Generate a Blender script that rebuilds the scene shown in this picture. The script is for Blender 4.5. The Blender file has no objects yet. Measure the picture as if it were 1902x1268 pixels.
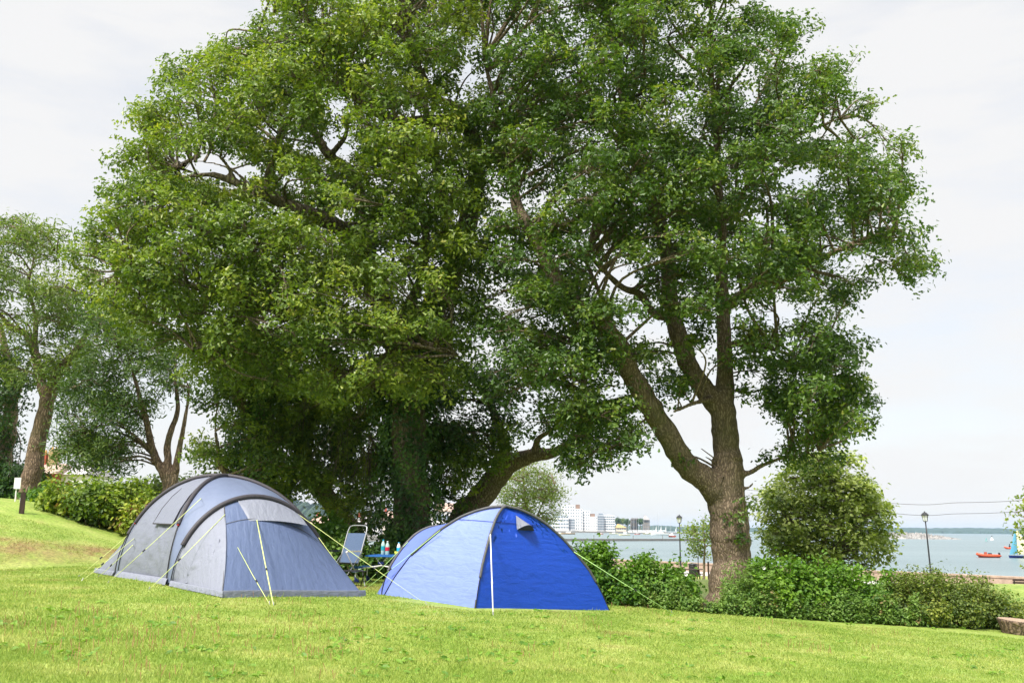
import bpy, math, random
import numpy as np
from mathutils import Vector, Matrix
R = math.radians
rng = np.random.default_rng(11)
random.seed(11)
scene = bpy.context.scene
col = scene.collection

# ------------------------------------------------------------------ camera
FPX = 1796.0
EYE = np.array((0.0, 0.0, 1.1))
pitch, roll = math.atan(347 / FPX), R(0.54)
_f = np.array((0, math.cos(pitch), math.sin(pitch)))
_r0, _u0 = np.array((1.0, 0, 0)), np.array((0, -math.sin(pitch), math.cos(pitch)))
_r = math.cos(roll) * _r0 + math.sin(roll) * _u0
_u = -math.sin(roll) * _r0 + math.cos(roll) * _u0
cd = bpy.data.cameras.new('camera')
cam = bpy.data.objects.new('camera', cd)
col.objects.link(cam)
cd.sensor_width = 36
cd.lens = FPX / 1902 * 36
cd.clip_start, cd.clip_end = 0.1, 30000
cam.matrix_world = Matrix(((_r[0], _u[0], -_f[0], EYE[0]), (_r[1], _u[1], -_f[1], EYE[1]),
                           (_r[2], _u[2], -_f[2], EYE[2]), (0, 0, 0, 1)))
scene.camera = cam

# ------------------------------------------------------------------ exposure, world, sun
scene.view_settings.view_transform = 'Standard'
scene.view_settings.look = 'None'
scene.view_settings.exposure = 2.3
scene.view_settings.gamma = 1
cy = scene.cycles
cy.max_bounces, cy.diffuse_bounces, cy.glossy_bounces, cy.transmission_bounces = 8, 5, 2, 5
cy.transparent_max_bounces, cy.volume_bounces = 4, 0
cy.caustics_reflective = cy.caustics_refractive = False

SUN_EL, SUN_AZ = 52, 215          # compass style, 0 = +Y, clockwise: behind and to the left
w = bpy.data.worlds.new('World')
scene.world = w
w.use_nodes = True
nt = w.node_tree
nt.nodes.clear()
N = lambda t, **k: _node(nt, t, **k)


def _node(tree, t, **k):
    n = tree.nodes.new(t)
    for a, b in k.items():
        if a.startswith('i_'):
            n.inputs[int(a[2:]) if a[2:].isdigit() else a[2:].replace('_', ' ')].default_value = b
        else:
            setattr(n, a, b)
    return n


def ramp(n, stops):
    e = n.color_ramp.elements
    while len(e) < len(stops):
        e.new(0.5)
    for x, (p, c) in zip(e, stops):
        x.position = p
        x.color = (c, c, c, 1) if isinstance(c, (int, float)) else (*c, 1)


sky = N('ShaderNodeTexSky', sky_type='NISHITA', sun_disc=False, sun_elevation=R(SUN_EL), sun_rotation=R(SUN_AZ))
tc = N('ShaderNodeTexCoord')
sep = N('ShaderNodeSeparateXYZ')
nt.links.new(tc.outputs['Generated'], sep.inputs[0])
lum = N('ShaderNodeValToRGB')                     # overcast: brighter overhead than at the horizon
ramp(lum, [(0.0, 0.30), (0.5, 0.30), (0.68, 0.65), (1.0, 1.0)])
nt.links.new(sep.outputs['Z'], lum.inputs[0])
cl = N('ShaderNodeMix', data_type='RGBA', blend_type='MULTIPLY', i_0=1.0)
cl.inputs[6].default_value = (6.3, 6.3, 6.3, 1)
nt.links.new(lum.outputs[0], cl.inputs[7])
mp = N('ShaderNodeMapping')
mp.inputs['Scale'].default_value = (2.2, 2.2, 9)
mp.inputs['Location'].default_value = (0.3, 0.1, 0.0)
nt.links.new(tc.outputs['Generated'], mp.inputs[0])
nz = N('ShaderNodeTexNoise', i_Scale=2.2, i_Detail=5.0, i_Roughness=0.55)
nt.links.new(mp.outputs[0], nz.inputs['Vector'])
msk = N('ShaderNodeValToRGB')                     # 1 = cloud, lower = thin cloud with sky behind
ramp(msk, [(0.34, 0.80), (0.56, 0.98), (1.0, 1.0)])
nt.links.new(nz.outputs[0], msk.inputs[0])
mx = N('ShaderNodeMix', data_type='RGBA')
nt.links.new(msk.outputs[0], mx.inputs[0])
skm = N('ShaderNodeMix', data_type='RGBA', blend_type='MULTIPLY', i_0=1.0)
skm.inputs[7].default_value = (0.44, 0.44, 0.44, 1)
nt.links.new(sky.outputs[0], skm.inputs[6])
nt.links.new(skm.outputs[2], mx.inputs[6])
nt.links.new(cl.outputs[2], mx.inputs[7])
bg = N('ShaderNodeBackground', i_1=0.1)
nt.links.new(mx.outputs[2], bg.inputs[0])
wo = N('ShaderNodeOutputWorld')
nt.links.new(bg.outputs[0], wo.inputs[0])

sl = bpy.data.lights.new('sun', 'SUN')
sl.energy, sl.angle, sl.color = 1.5, R(10), (1.0, 0.95, 0.86)
sun = bpy.data.objects.new('sun', sl)
col.objects.link(sun)
az, el = R(SUN_AZ), R(SUN_EL)
sd = Vector((math.sin(az) * math.cos(el), math.cos(az) * math.cos(el), math.sin(el)))
sun.rotation_euler = sd.to_track_quat('Z', 'Y').to_euler()
sun.location = (-20, -20, 40)


# ------------------------------------------------------------------ pixel -> place
def P(px, py, Y):
    d = _f * FPX + _r * (px - 951) - _u * (py - 634)
    return EYE + d * (Y / d[1])


def proj(V):
    d = np.asarray(V) - EYE
    c = d @ _f
    return 951 + FPX * (d @ _r) / c, 634 - FPX * (d @ _u) / c


def S(t):
    t = np.clip(t, 0, 1)
    return t * t * (3 - 2 * t)


WALL_A, WALL_T, WALL_N = np.array((13.3, 76.0)), np.array((0.622, -0.783)), np.array((0.783, 0.622))
WATER_Z = -2.6


def gz(x, y):
    x, y = np.asarray(x, float), np.asarray(y, float)
    zl = -0.06 * (np.clip(x, -6.2, 12) + 4.4)
    zl = zl + 0.02 * np.sin(x * 1.3 + 0.4) * np.sin(y * 0.9) * S((y - 5) / 5)
    hc = np.interp(x, [-40, -16, -14.2, -11.9, -9.2, -6], [2.2, 1.83, 1.5, .95, .4, .0])
    yb = np.interp(x, [-30, -12, -10, -6], [18, 22.4, 25, 27])
    bump = 0.06 * np.sin(x * 0.9) * np.sin(y * 0.7 + x * 0.3)
    z = zl + np.maximum(hc - zl, 0) * (.52 * S((y - yb) / 2.3) + .48 * np.clip((y - yb - 1.6) / 6, 0, 1)) * (1 + bump)
    a = x / np.maximum(y, 1)
    z = z + (-1.95 - z) * S((y - 26) / 22) * S((a + 0.42) / 0.1)
    d = (x - WALL_A[0]) * WALL_N[0] + (y - WALL_A[1]) * WALL_N[1]
    return z + (-7 - z) * S((d - 0.35) / 1.2)


def G(px, py, y0=4.0, y1=60.0):
    prev = y0
    for Y in np.linspace(y0, y1, 600):
        p = P(px, py, Y)
        if p[2] <= gz(p[0], p[1]):
            lo, hi = prev, Y
            for _ in range(20):
                m = (lo + hi) / 2
                q = P(px, py, m)
                if q[2] <= gz(q[0], q[1]):
                    hi = m
                else:
                    lo = m
            return P(px, py, hi)
        prev = Y
    p = P(px, py, 25)
    return np.array((p[0], p[1], float(gz(p[0], p[1]))))


def GX(px, Y):                                     # on the ground in that column, at that distance
    x = (px - 951) / FPX * Y * math.cos(pitch) * 1.03
    for _ in range(8):
        z = float(gz(x, Y))
        qx, _y = proj(np.array((x, Y, z)))
        x += (px - qx) / FPX * Y
    return np.array((x, Y, float(gz(x, Y))))


# ------------------------------------------------------------------ materials
def newmat(name):
    m = bpy.data.materials.new(name)
    m.use_nodes = True
    t = m.node_tree
    b = t.nodes['Principled BSDF']
    return m, t, b


def setp(b, rough=0.6, spec=0.3, metal=0.0):
    b.inputs['Roughness'].default_value = rough
    b.inputs['Specular IOR Level'].default_value = spec
    b.inputs['Metallic'].default_value = metal


def mat(name, c1, c2=None, scale=6.0, rough=0.6, spec=0.3, metal=0.0, bump=0.0, stretch=(1, 1, 1), detail=5.0, dist=0.02):
    m, t, b = newmat(name)
    setp(b, rough, spec, metal)
    c2 = c2 or tuple(x * 0.82 for x in c1)
    tcn = _node(t, 'ShaderNodeTexCoord')
    mpn = _node(t, 'ShaderNodeMapping')
    mpn.inputs['Scale'].default_value = stretch
    t.links.new(tcn.outputs['Object'], mpn.inputs[0])
    n = _node(t, 'ShaderNodeTexNoise', i_Scale=scale, i_Detail=detail, i_Roughness=0.6)
    t.links.new(mpn.outputs[0], n.inputs['Vector'])
    r = _node(t, 'ShaderNodeValToRGB')
    ramp(r, [(0.32, c2), (0.68, c1)])
    t.links.new(n.outputs[0], r.inputs[0])
    t.links.new(r.outputs[0], b.inputs['Base Color'])
    if bump:
        bn = _node(t, 'ShaderNodeBump', i_Strength=bump, i_Distance=dist)
        t.links.new(n.outputs[0], bn.inputs['Height'])
        t.links.new(bn.outputs[0], b.inputs['Normal'])
    return m


def leafmat(name, stops, trans=0.35, rough=0.5, spec=0.35):
    m, t, b = newmat(name)
    setp(b, rough, spec)
    at = _node(t, 'ShaderNodeAttribute', attribute_name='tint')
    r = _node(t, 'ShaderNodeValToRGB')
    ramp(r, stops)
    t.links.new(at.outputs['Fac'], r.inputs[0])
    t.links.new(r.outputs[0], b.inputs['Base Color'])
    tr = _node(t, 'ShaderNodeBsdfTranslucent')
    br = _node(t, 'ShaderNodeMix', data_type='RGBA', blend_type='MULTIPLY', i_0=1.0)
    br.inputs[7].default_value = (1.25, 1.35, 0.5, 1)
    t.links.new(r.outputs[0], br.inputs[6])
    t.links.new(br.outputs[2], tr.inputs[0])
    ms = _node(t, 'ShaderNodeMixShader', i_0=trans)
    t.links.new(b.outputs[0], ms.inputs[1])
    t.links.new(tr.outputs[0], ms.inputs[2])
    t.links.new(ms.outputs[0], t.nodes['Material Output'].inputs[0])
    return m


def barkmat(name, light, dark, scale=9.0, bump=0.9):
    m, t, b = newmat(name)
    setp(b, 0.9, 0.15)
    tcn = _node(t, 'ShaderNodeTexCoord')
    mpn = _node(t, 'ShaderNodeMapping')
    mpn.inputs['Scale'].default_value = (1, 1, 0.16)
    t.links.new(tcn.outputs['Object'], mpn.inputs[0])
    nd = _node(t, 'ShaderNodeTexNoise', i_Scale=3.0, i_Detail=3.0)
    t.links.new(tcn.outputs['Object'], nd.inputs['Vector'])
    vm = _node(t, 'ShaderNodeMix', data_type='RGBA', blend_type='LINEAR_LIGHT', i_0=0.12)
    t.links.new(mpn.outputs[0], vm.inputs[6])
    t.links.new(nd.outputs['Color'], vm.inputs[7])
    v = _node(t, 'ShaderNodeTexVoronoi', feature='DISTANCE_TO_EDGE', i_Scale=scale)
    t.links.new(vm.outputs[2], v.inputs['Vector'])
    n2 = _node(t, 'ShaderNodeTexNoise', i_Scale=scale * 2.2, i_Detail=6.0, i_Roughness=0.65)
    t.links.new(vm.outputs[2], n2.inputs['Vector'])
    r = _node(t, 'ShaderNodeValToRGB')
    ramp(r, [(0.0, 0.0), (0.28, 1.0)])
    t.links.new(v.outputs['Distance'], r.inputs[0])
    mul = _node(t, 'ShaderNodeMath', operation='MULTIPLY')
    t.links.new(r.outputs[0], mul.inputs[0])
    t.links.new(n2.outputs[0], mul.inputs[1])
    r2 = _node(t, 'ShaderNodeValToRGB')
    ramp(r2, [(0.03, dark), (0.65, light)])
    t.links.new(mul.outputs[0], r2.inputs[0])
    n3 = _node(t, 'ShaderNodeTexNoise', i_Scale=0.9, i_Detail=3.0)
    t.links.new(tcn.outputs['Object'], n3.inputs['Vector'])
    r3 = _node(t, 'ShaderNodeValToRGB')
    ramp(r3, [(0.5, 0.0), (0.72, 0.55)])
    t.links.new(n3.outputs[0], r3.inputs[0])
    mm = _node(t, 'ShaderNodeMix', data_type='RGBA')
    mm.inputs[7].default_value = (0.10, 0.105, 0.05, 1)      # algae and lichen patches
    t.links.new(r3.outputs[0], mm.inputs[0])
    t.links.new(r2.outputs[0], mm.inputs[6])
    t.links.new(mm.outputs[2], b.inputs['Base Color'])
    bn = _node(t, 'ShaderNodeBump', i_Strength=bump, i_Distance=0.05)
    t.links.new(mul.outputs[0], bn.inputs['Height'])
    t.links.new(bn.outputs[0], b.inputs['Normal'])
    return m


def fabric(name, c, rough=0.5, spec=0.35, trans=0.12, wr=0.5, scale=4.0):
    """nylon: creases follow the cloth through the panel's own UVs"""
    m, t, b = newmat(name)
    setp(b, rough, spec)
    uv = _node(t, 'ShaderNodeTexCoord')
    mpn = _node(t, 'ShaderNodeMapping')
    mpn.inputs['Scale'].default_value = (5.0, 0.8, 1)
    mpn.inputs['Rotation'].default_value = (0, 0, R(14))
    t.links.new(uv.outputs['UV'], mpn.inputs[0])
    n = _node(t, 'ShaderNodeTexNoise', i_Scale=scale, i_Detail=3.0, i_Roughness=0.55, i_Distortion=0.6)
    t.links.new(mpn.outputs[0], n.inputs['Vector'])
    n2 = _node(t, 'ShaderNodeTexNoise', i_Scale=5.0, i_Detail=4.0, i_Distortion=1.6)
    t.links.new(uv.outputs['Object'], n2.inputs['Vector'])
    ad = _node(t, 'ShaderNodeMath', operation='MULTIPLY_ADD')
    ad.inputs[1].default_value = 0.45
    t.links.new(n2.outputs[0], ad.inputs[0])
    t.links.new(n.outputs[0], ad.inputs[2])
    bn = _node(t, 'ShaderNodeBump', i_Strength=wr, i_Distance=0.05)
    t.links.new(ad.outputs[0], bn.inputs['Height'])
    t.links.new(bn.outputs[0], b.inputs['Normal'])
    mixc = _node(t, 'ShaderNodeValToRGB')
    ramp(mixc, [(0.3, tuple(x * 0.93 for x in c)), (0.7, c)])
    t.links.new(n2.outputs[0], mixc.inputs[0])
    t.links.new(mixc.outputs[0], b.inputs['Base Color'])
    tr = _node(t, 'ShaderNodeBsdfTranslucent')
    t.links.new(mixc.outputs[0], tr.inputs[0])
    ms = _node(t, 'ShaderNodeMixShader', i_0=trans)
    t.links.new(b.outputs[0], ms.inputs[1])
    t.links.new(tr.outputs[0], ms.inputs[2])
    t.links.new(ms.outputs[0], t.nodes['Material Output'].inputs[0])
    return m


def lawnmat(name, blade=False):
    m, t, b = newmat(name)
    setp(b, 0.65, 0.2)
    tcn = _node(t, 'ShaderNodeTexCoord')

    def nzr(scale, stops, det=4.0):
        n = _node(t, 'ShaderNodeTexNoise', i_Scale=scale, i_Detail=det, i_Roughness=0.6)
        t.links.new(tcn.outputs['Object'], n.inputs['Vector'])
        r = _node(t, 'ShaderNodeValToRGB')
        ramp(r, stops)
        t.links.new(n.outputs[0], r.inputs[0])
        return r.outputs[0]
    big = nzr(0.9, [(0.32, (0.215, 0.32, 0.05)), (0.5, (0.285, 0.37, 0.075)), (0.68, (0.38, 0.43, 0.12))])
    dry = nzr(0.8, [(0.62, 0.0), (0.72, 0.9)], 5.0)
    fine = nzr(14.0, [(0.3, 0.5), (0.7, 1.1)], 6.0)
    at = _node(t, 'ShaderNodeAttribute', attribute_name='dry')
    mxd = _node(t, 'ShaderNodeMath', operation='ADD', use_clamp=True)
    dm = _node(t, 'ShaderNodeMath', operation='MULTIPLY', i_1=0.6)
    t.links.new(dry, dm.inputs[0])
    t.links.new(dm.outputs[0], mxd.inputs[0])
    mott = nzr(2.6, [(0.36, 0.25), (0.6, 1.0)], 5.0)
    m9 = _node(t, 'ShaderNodeMath', operation='MULTIPLY')
    t.links.new(at.outputs['Fac'], m9.inputs[0])
    t.links.new(mott, m9.inputs[1])
    t.links.new(m9.outputs[0], mxd.inputs[1])
    m1 = _node(t, 'ShaderNodeMix', data_type='RGBA')
    t.links.new(mxd.outputs[0], m1.inputs[0])
    t.links.new(big, m1.inputs[6])
    m1.inputs[7].default_value = (0.29, 0.205, 0.085, 1)
    m2 = _node(t, 'ShaderNodeMix', data_type='RGBA', blend_type='MULTIPLY', i_0=1.0)
    t.links.new(m1.outputs[2], m2.inputs[6])
    if blade:
        a2 = _node(t, 'ShaderNodeAttribute', attribute_name='tint')
        r = _node(t, 'ShaderNodeValToRGB')
        ramp(r, [(0.0, (0.6, 0.72, 0.5)), (0.5, (1.0, 1.0, 1.0)), (0.85, (1.4, 1.25, 1.2)), (1.0, (1.8, 1.3, 2.2))])
        t.links.new(a2.outputs['Fac'], r.inputs[0])
        t.links.new(r.outputs[0], m2.inputs[7])
        tr = _node(t, 'ShaderNodeBsdfTranslucent')
        t.links.new(m2.outputs[2], tr.inputs[0])
        ms = _node(t, 'ShaderNodeMixShader', i_0=0.4)
        t.links.new(b.outputs[0], ms.inputs[1])
        t.links.new(tr.outputs[0], ms.inputs[2])
        t.links.new(ms.outputs[0], t.nodes['Material Output'].inputs[0])
    else:
        t.links.new(fine, m2.inputs[7])
        n = _node(t, 'ShaderNodeTexNoise', i_Scale=30.0, i_Detail=5.0)
        t.links.new(tcn.outputs['Object'], n.inputs['Vector'])
        bn = _node(t, 'ShaderNodeBump', i_Strength=0.8, i_Distance=0.04)
        t.links.new(n.outputs[0], bn.inputs['Height'])
        t.links.new(bn.outputs[0], b.inputs['Normal'])
    t.links.new(m2.outputs[2], b.inputs['Base Color'])
    return m


M = {}
M['bark'] = barkmat('oak_bark', (0.37, 0.285, 0.205), (0.11, 0.082, 0.058), 19.0, 0.7)
M['bark_grey'] = barkmat('grey_bark', (0.30, 0.25, 0.19), (0.09, 0.07, 0.05), 12.0, 0.6)
M['bark_red'] = barkmat('ash_bark', (0.30, 0.215, 0.155), (0.08, 0.056, 0.04), 14.0)
M['oak'] = leafmat('oak_leaf', [(0.0, (0.032, 0.072, 0.014)), (0.45, (0.086, 0.158, 0.026)), (0.8, (0.18, 0.245, 0.036)), (1.0, (0.30, 0.32, 0.06))], 0.4, 0.42, 0.5)
M['oakl'] = leafmat('oak_leaf_light', [(0.0, (0.050, 0.098, 0.015)), (0.4, (0.140, 0.212, 0.030)), (0.8, (0.27, 0.325, 0.044)), (1.0, (0.42, 0.41, 0.08))], 0.4, 0.42, 0.5)
M['ash2'] = leafmat('dark_ash_leaf', [(0.0, (0.026, 0.055, 0.014)), (0.5, (0.062, 0.115, 0.026)), (1.0, (0.15, 0.21, 0.045))], 0.4)
M['ivy'] = leafmat('ivy_leaf', [(0.0, (0.020, 0.058, 0.012)), (0.5, (0.055, 0.13, 0.024)), (1.0, (0.15, 0.25, 0.04))], 0.2, 0.4)
M['dark'] = leafmat('dark_leaf', [(0.0, (0.022, 0.055, 0.016)), (0.5, (0.062, 0.125, 0.028)), (1.0, (0.14, 0.21, 0.05))], 0.35)
M['ash'] = leafmat('ash_leaf', [(0.0, (0.060, 0.105, 0.022)), (0.5, (0.145, 0.205, 0.042)), (1.0, (0.28, 0.32, 0.08))], 0.4)
M['lime'] = leafmat('lime_leaf', [(0.0, (0.06, 0.11, 0.02)), (0.5, (0.235, 0.30, 0.06)), (1.0, (0.52, 0.57, 0.20))], 0.3, 0.38)
M['willow'] = leafmat('willow_leaf', [(0.0, (0.06, 0.11, 0.02)), (0.5, (0.15, 0.21, 0.04)), (1.0, (0.26, 0.31, 0.09))], 0.45)
M['hedge'] = leafmat('hedge_leaf', [(0.0, (0.055, 0.11, 0.015)), (0.5, (0.17, 0.25, 0.028)), (0.9, (0.37, 0.41, 0.05)), (1.0, (0.22, 0.12, 0.06))], 0.35)
M['bind'] = leafmat('bindweed_leaf', [(0.0, (0.036, 0.105, 0.012)), (0.5, (0.10, 0.21, 0.018)), (1.0, (0.20, 0.33, 0.035))], 0.35)
M['bramble'] = leafmat('bramble_leaf', [(0.0, (0.040, 0.080, 0.016)), (0.5, (0.12, 0.17, 0.025)), (1.0, (0.26, 0.29, 0.05))], 0.3)
M['nettle'] = leafmat('nettle_leaf', [(0.0, (0.08, 0.16, 0.03)), (0.6, (0.18, 0.29, 0.06)), (0.95, (0.16, 0.22, 0.05)), (1.0, (0.24, 0.18, 0.08))], 0.35)
M['stem'] = mat('stem', (0.14, 0.10, 0.05), (0.06, 0.05, 0.02), 8)
M['greenstem'] = mat('green_stem', (0.12, 0.14, 0.04), (0.07, 0.09, 0.02), 8)
M['lawn'] = lawnmat('lawn')
M['blade'] = lawnmat('grass_blade', True)
M['grey_fab'] = fabric('grey_nylon', (0.195, 0.21, 0.27), wr=.35)
M['grey_light'] = fabric('pale_grey_nylon', (0.225, 0.24, 0.30), wr=0.4, scale=3)
M['steel_fab'] = fabric('steel_blue_nylon', (0.100, 0.135, 0.245), 0.40, 0.5, wr=.35, scale=5)
M['steel_lit'] = fabric('steel_blue_nylon_lit', (0.16, 0.195, 0.30), 0.38, 0.5, wr=0.15)  # same nylon as the porch front, lightened: roof highlight put into the colour
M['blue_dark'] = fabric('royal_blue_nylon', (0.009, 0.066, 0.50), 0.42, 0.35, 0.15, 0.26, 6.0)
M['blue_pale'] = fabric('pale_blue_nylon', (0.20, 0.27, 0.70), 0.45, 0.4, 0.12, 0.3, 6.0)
M['blue_mid'] = fabric('mid_blue_nylon', (0.14, 0.20, 0.58), 0.45, 0.4, 0.12, 0.2)
M['sleeve'] = mat('charcoal_sleeve', (0.055, 0.050, 0.060), (0.04, 0.037, 0.043), 20, 0.55)
M['sleeve2'] = mat('grey_sleeve', (0.10, 0.10, 0.11), (0.07, 0.07, 0.075), 20, 0.55)
M['guy'] = mat('guy_yellow', (0.62, 0.68, 0.26), (0.52, 0.6, 0.2), 30, 0.5)
M['guyg'] = mat('guy_green', (0.50, 0.80, 0.30), (0.45, 0.7, 0.25), 30, 0.5)
M['guyw'] = mat('guy_white', (0.75, 0.76, 0.72), (0.65, 0.66, 0.62), 30, 0.5)
M['red'] = mat('red_tab', (0.45, 0.02, 0.02))
M['steelpole'] = mat('pole_steel', (0.5, 0.5, 0.5), (0.35, 0.35, 0.35), 20, 0.35, 0.5, 0.8)
M['alu'] = mat('chair_aluminium', (0.42, 0.43, 0.45), (0.34, 0.35, 0.37), 12, 0.35, 0.5, 0.5)
M['mesh'] = mat('chair_mesh', (0.085, 0.13, 0.22), (0.065, 0.10, 0.18), 60, 0.7)
M['blackp'] = mat('black_plastic', (0.025, 0.025, 0.03), (0.015, 0.015, 0.02), 10, 0.45)
M['tabblue'] = mat('table_blue', (0.03, 0.13, 0.42), (0.025, 0.11, 0.36), 8, 0.4)
M['navy'] = mat('navy_plastic', (0.015, 0.03, 0.14), (0.01, 0.02, 0.1), 8, 0.4)
M['bglass'] = mat('bottle_clear', (0.42, 0.60, 0.55), (0.34, 0.52, 0.47), 8, 0.15, 0.6)
M['bwhite'] = mat('bottle_white', (0.75, 0.76, 0.78), (0.7, 0.7, 0.72), 8, 0.3)
M['bred'] = mat('bottle_red', (0.55, 0.03, 0.06), (0.45, 0.02, 0.05), 8, 0.3)
M['bteal'] = mat('bottle_teal', (0.02, 0.35, 0.42), (0.02, 0.3, 0.36), 8, 0.3)
M['bcyan'] = mat('bottle_cyan', (0.02, 0.42, 0.72), (0.02, 0.36, 0.62), 8, 0.3)
M['byel'] = mat('yellow_plastic', (0.55, 0.6, 0.08), (0.45, 0.5, 0.05), 8, 0.3)
M['iron'] = mat('black_iron', (0.025, 0.027, 0.03), (0.018, 0.018, 0.02), 10, 0.4)
M['lampglass'] = mat('lamp_glass', (0.62, 0.66, 0.68), (0.5, 0.54, 0.56), 10, 0.2, 0.6)
M['stone'] = mat('wall_stone', (0.40, 0.30, 0.235), (0.27, 0.20, 0.155), 3.0, 0.85, bump=0.4)
M['path'] = mat('path_tarmac', (0.44, 0.42, 0.40), (0.36, 0.34, 0.33), 5.0, 0.9)
M['pier'] = mat('pier_concrete', (0.24, 0.225, 0.205), (0.15, 0.145, 0.14), 1.2, 0.9)
M['rock'] = mat('pale_rock', (0.34, 0.325, 0.31), (0.15, 0.145, 0.14), .5, 0.9)
M['rock2'] = mat('brown_rock', (0.30, 0.23, 0.19), (0.18, 0.13, 0.1), 9, 0.9, bump=0.6)
M['wood'] = mat('cut_wood', (0.40, 0.30, 0.22), (0.24, 0.17, 0.12), 18, 0.85, bump=0.6)
M['postwood'] = mat('dark_post', (0.055, 0.035, 0.028), (0.03, 0.02, 0.016), 14, 0.8, stretch=(1, 1, .2))
M['white'] = mat('white_paint', (0.78, 0.78, 0.77), (0.7, 0.7, 0.69), 6, 0.5)
M['render'] = mat('white_render', (0.80, 0.80, 0.80), (0.72, 0.72, 0.72), 0.2, 0.8)
M['cream'] = mat('cream_render', (0.62, 0.56, 0.48), (0.52, 0.47, 0.40), 0.2, 0.8)
M['greyr'] = mat('grey_render', (0.42, 0.44, 0.47), (0.36, 0.38, 0.41), 0.2, 0.8)
M['brownb'] = mat('brown_brick', (0.24, 0.16, 0.115), (0.18, 0.12, 0.09), 0.6, 0.85)
M['redb'] = mat('red_brick', (0.36, 0.085, 0.05), (0.27, 0.06, 0.04), 6, 0.85)
M['tile'] = mat('roof_tile', (0.40, 0.29, 0.24), (0.30, 0.21, 0.17), 5, 0.85)
M['slate'] = mat('slate_roof', (0.40, 0.38, 0.38), (0.30, 0.29, 0.29), 2, 0.8)
M['win'] = mat('window_glass', (0.20, 0.25, 0.30), (0.12, 0.15, 0.19), 0.15, 0.15, 0.5)
M['castle'] = mat('grey_stone', (0.24, 0.22, 0.195), (0.17, 0.155, 0.14), 0.5, 0.9)
M['sand'] = mat('orange_roof', (0.52, 0.33, 0.13), (0.44, 0.28, 0.11), 0.5, 0.8)
M['orange'] = mat('orange_rubber', (0.62, 0.09, 0.035), (0.52, 0.07, 0.03), 2, 0.45)
M['bluesail'] = mat('blue_sail', (0.09, 0.30, 0.42), (0.08, 0.26, 0.37), 1, 0.6)
M['creamsail'] = mat('cream_sail', (0.78, 0.72, 0.45), (0.72, 0.66, 0.40), 1, 0.6)
M['tealsail'] = mat('teal_sail', (0.02, 0.42, 0.36), (0.02, 0.36, 0.3), 1, 0.6)
M['tan'] = mat('tan_wood', (0.40, 0.27, 0.15), (0.32, 0.21, 0.12), 2, 0.6)
M['cloth'] = mat('dark_cloth', (0.03, 0.035, 0.05), (0.02, 0.025, 0.035), 8, 0.8)
M['skin'] = mat('skin', (0.45, 0.27, 0.19))
M['woods'] = mat('far_woodland', (0.040, 0.070, 0.035), (0.020, 0.040, 0.022), 0.05, 0.9, bump=0.6, detail=8, dist=4)
M['seed'] = mat('seed_stalk', (0.30, 0.17, 0.08), (0.20, 0.11, 0.05), 20, 0.8)
M['petal'] = mat('white_petal', (0.8, 0.8, 0.8), (0.74, 0.74, 0.74), 8, 0.6)


# ------------------------------------------------------------------ objects and meshes
BASE = {}


def thing(name, label, cat, loc=(0, 0, 0), group=None):
    o = bpy.data.objects.new(name, None)
    col.objects.link(o)
    o.location = [float(a) for a in loc]
    o.empty_display_size = 0.2
    BASE[o.name] = np.array(loc, float)
    o['label'], o['category'] = label, cat
    if group:
        o['group'] = group
    return o


def setkind(o, kind):
    o['kind'] = kind
    return o


def tag(o, label, cat, group=None):
    o['label'], o['category'] = label, cat
    if group:
        o['group'] = group
    return o


def link(name, me, parent, origin):
    o = bpy.data.objects.new(name, me)
    col.objects.link(o)
    if parent is not None:
        o.parent = parent
    else:
        o.location = [float(a) for a in origin]
    BASE[o.name] = np.array(origin, float)
    return o


def obj(name, V, F, material, parent=None, origin=None, smooth=False, tint=None, uv=None):
    """V in world coordinates; F a list of faces, or an int array (n, k)"""
    V = np.asarray(V, float)
    if origin is None:
        origin = BASE[parent.name] if parent is not None else np.zeros(3)
    V = V - np.asarray(origin, float)
    me = bpy.data.meshes.new(name)
    if isinstance(F, np.ndarray) and F.ndim == 2:
        n, k = F.shape
        me.vertices.add(len(V))
        me.vertices.foreach_set('co', V.astype(np.float32).ravel())
        me.loops.add(n * k)
        me.loops.foreach_set('vertex_index', F.astype(np.int32).ravel())
        me.polygons.add(n)
        me.polygons.foreach_set('loop_start', np.arange(0, n * k, k, dtype=np.int32))
        me.update(calc_edges=True)
    else:
        me.from_pydata([tuple(v) for v in V], [], [tuple(int(i) for i in f) for f in F])
        me.update()
    if tint is not None:
        a = me.attributes.new('tint', 'FLOAT', 'FACE')
        a.data.foreach_set('value', np.asarray(tint, np.float32))
    if uv is not None:
        l = me.uv_layers.new(name='UVMap')
        li = np.zeros(len(me.loops), np.int32)
        me.loops.foreach_get('vertex_index', li)
        l.data.foreach_set('uv', np.asarray(uv, np.float32)[li].ravel())
    me.polygons.foreach_set('use_smooth', np.full(len(me.polygons), smooth))
    me.materials.append(material)
    return link(name, me, parent, origin)


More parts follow.
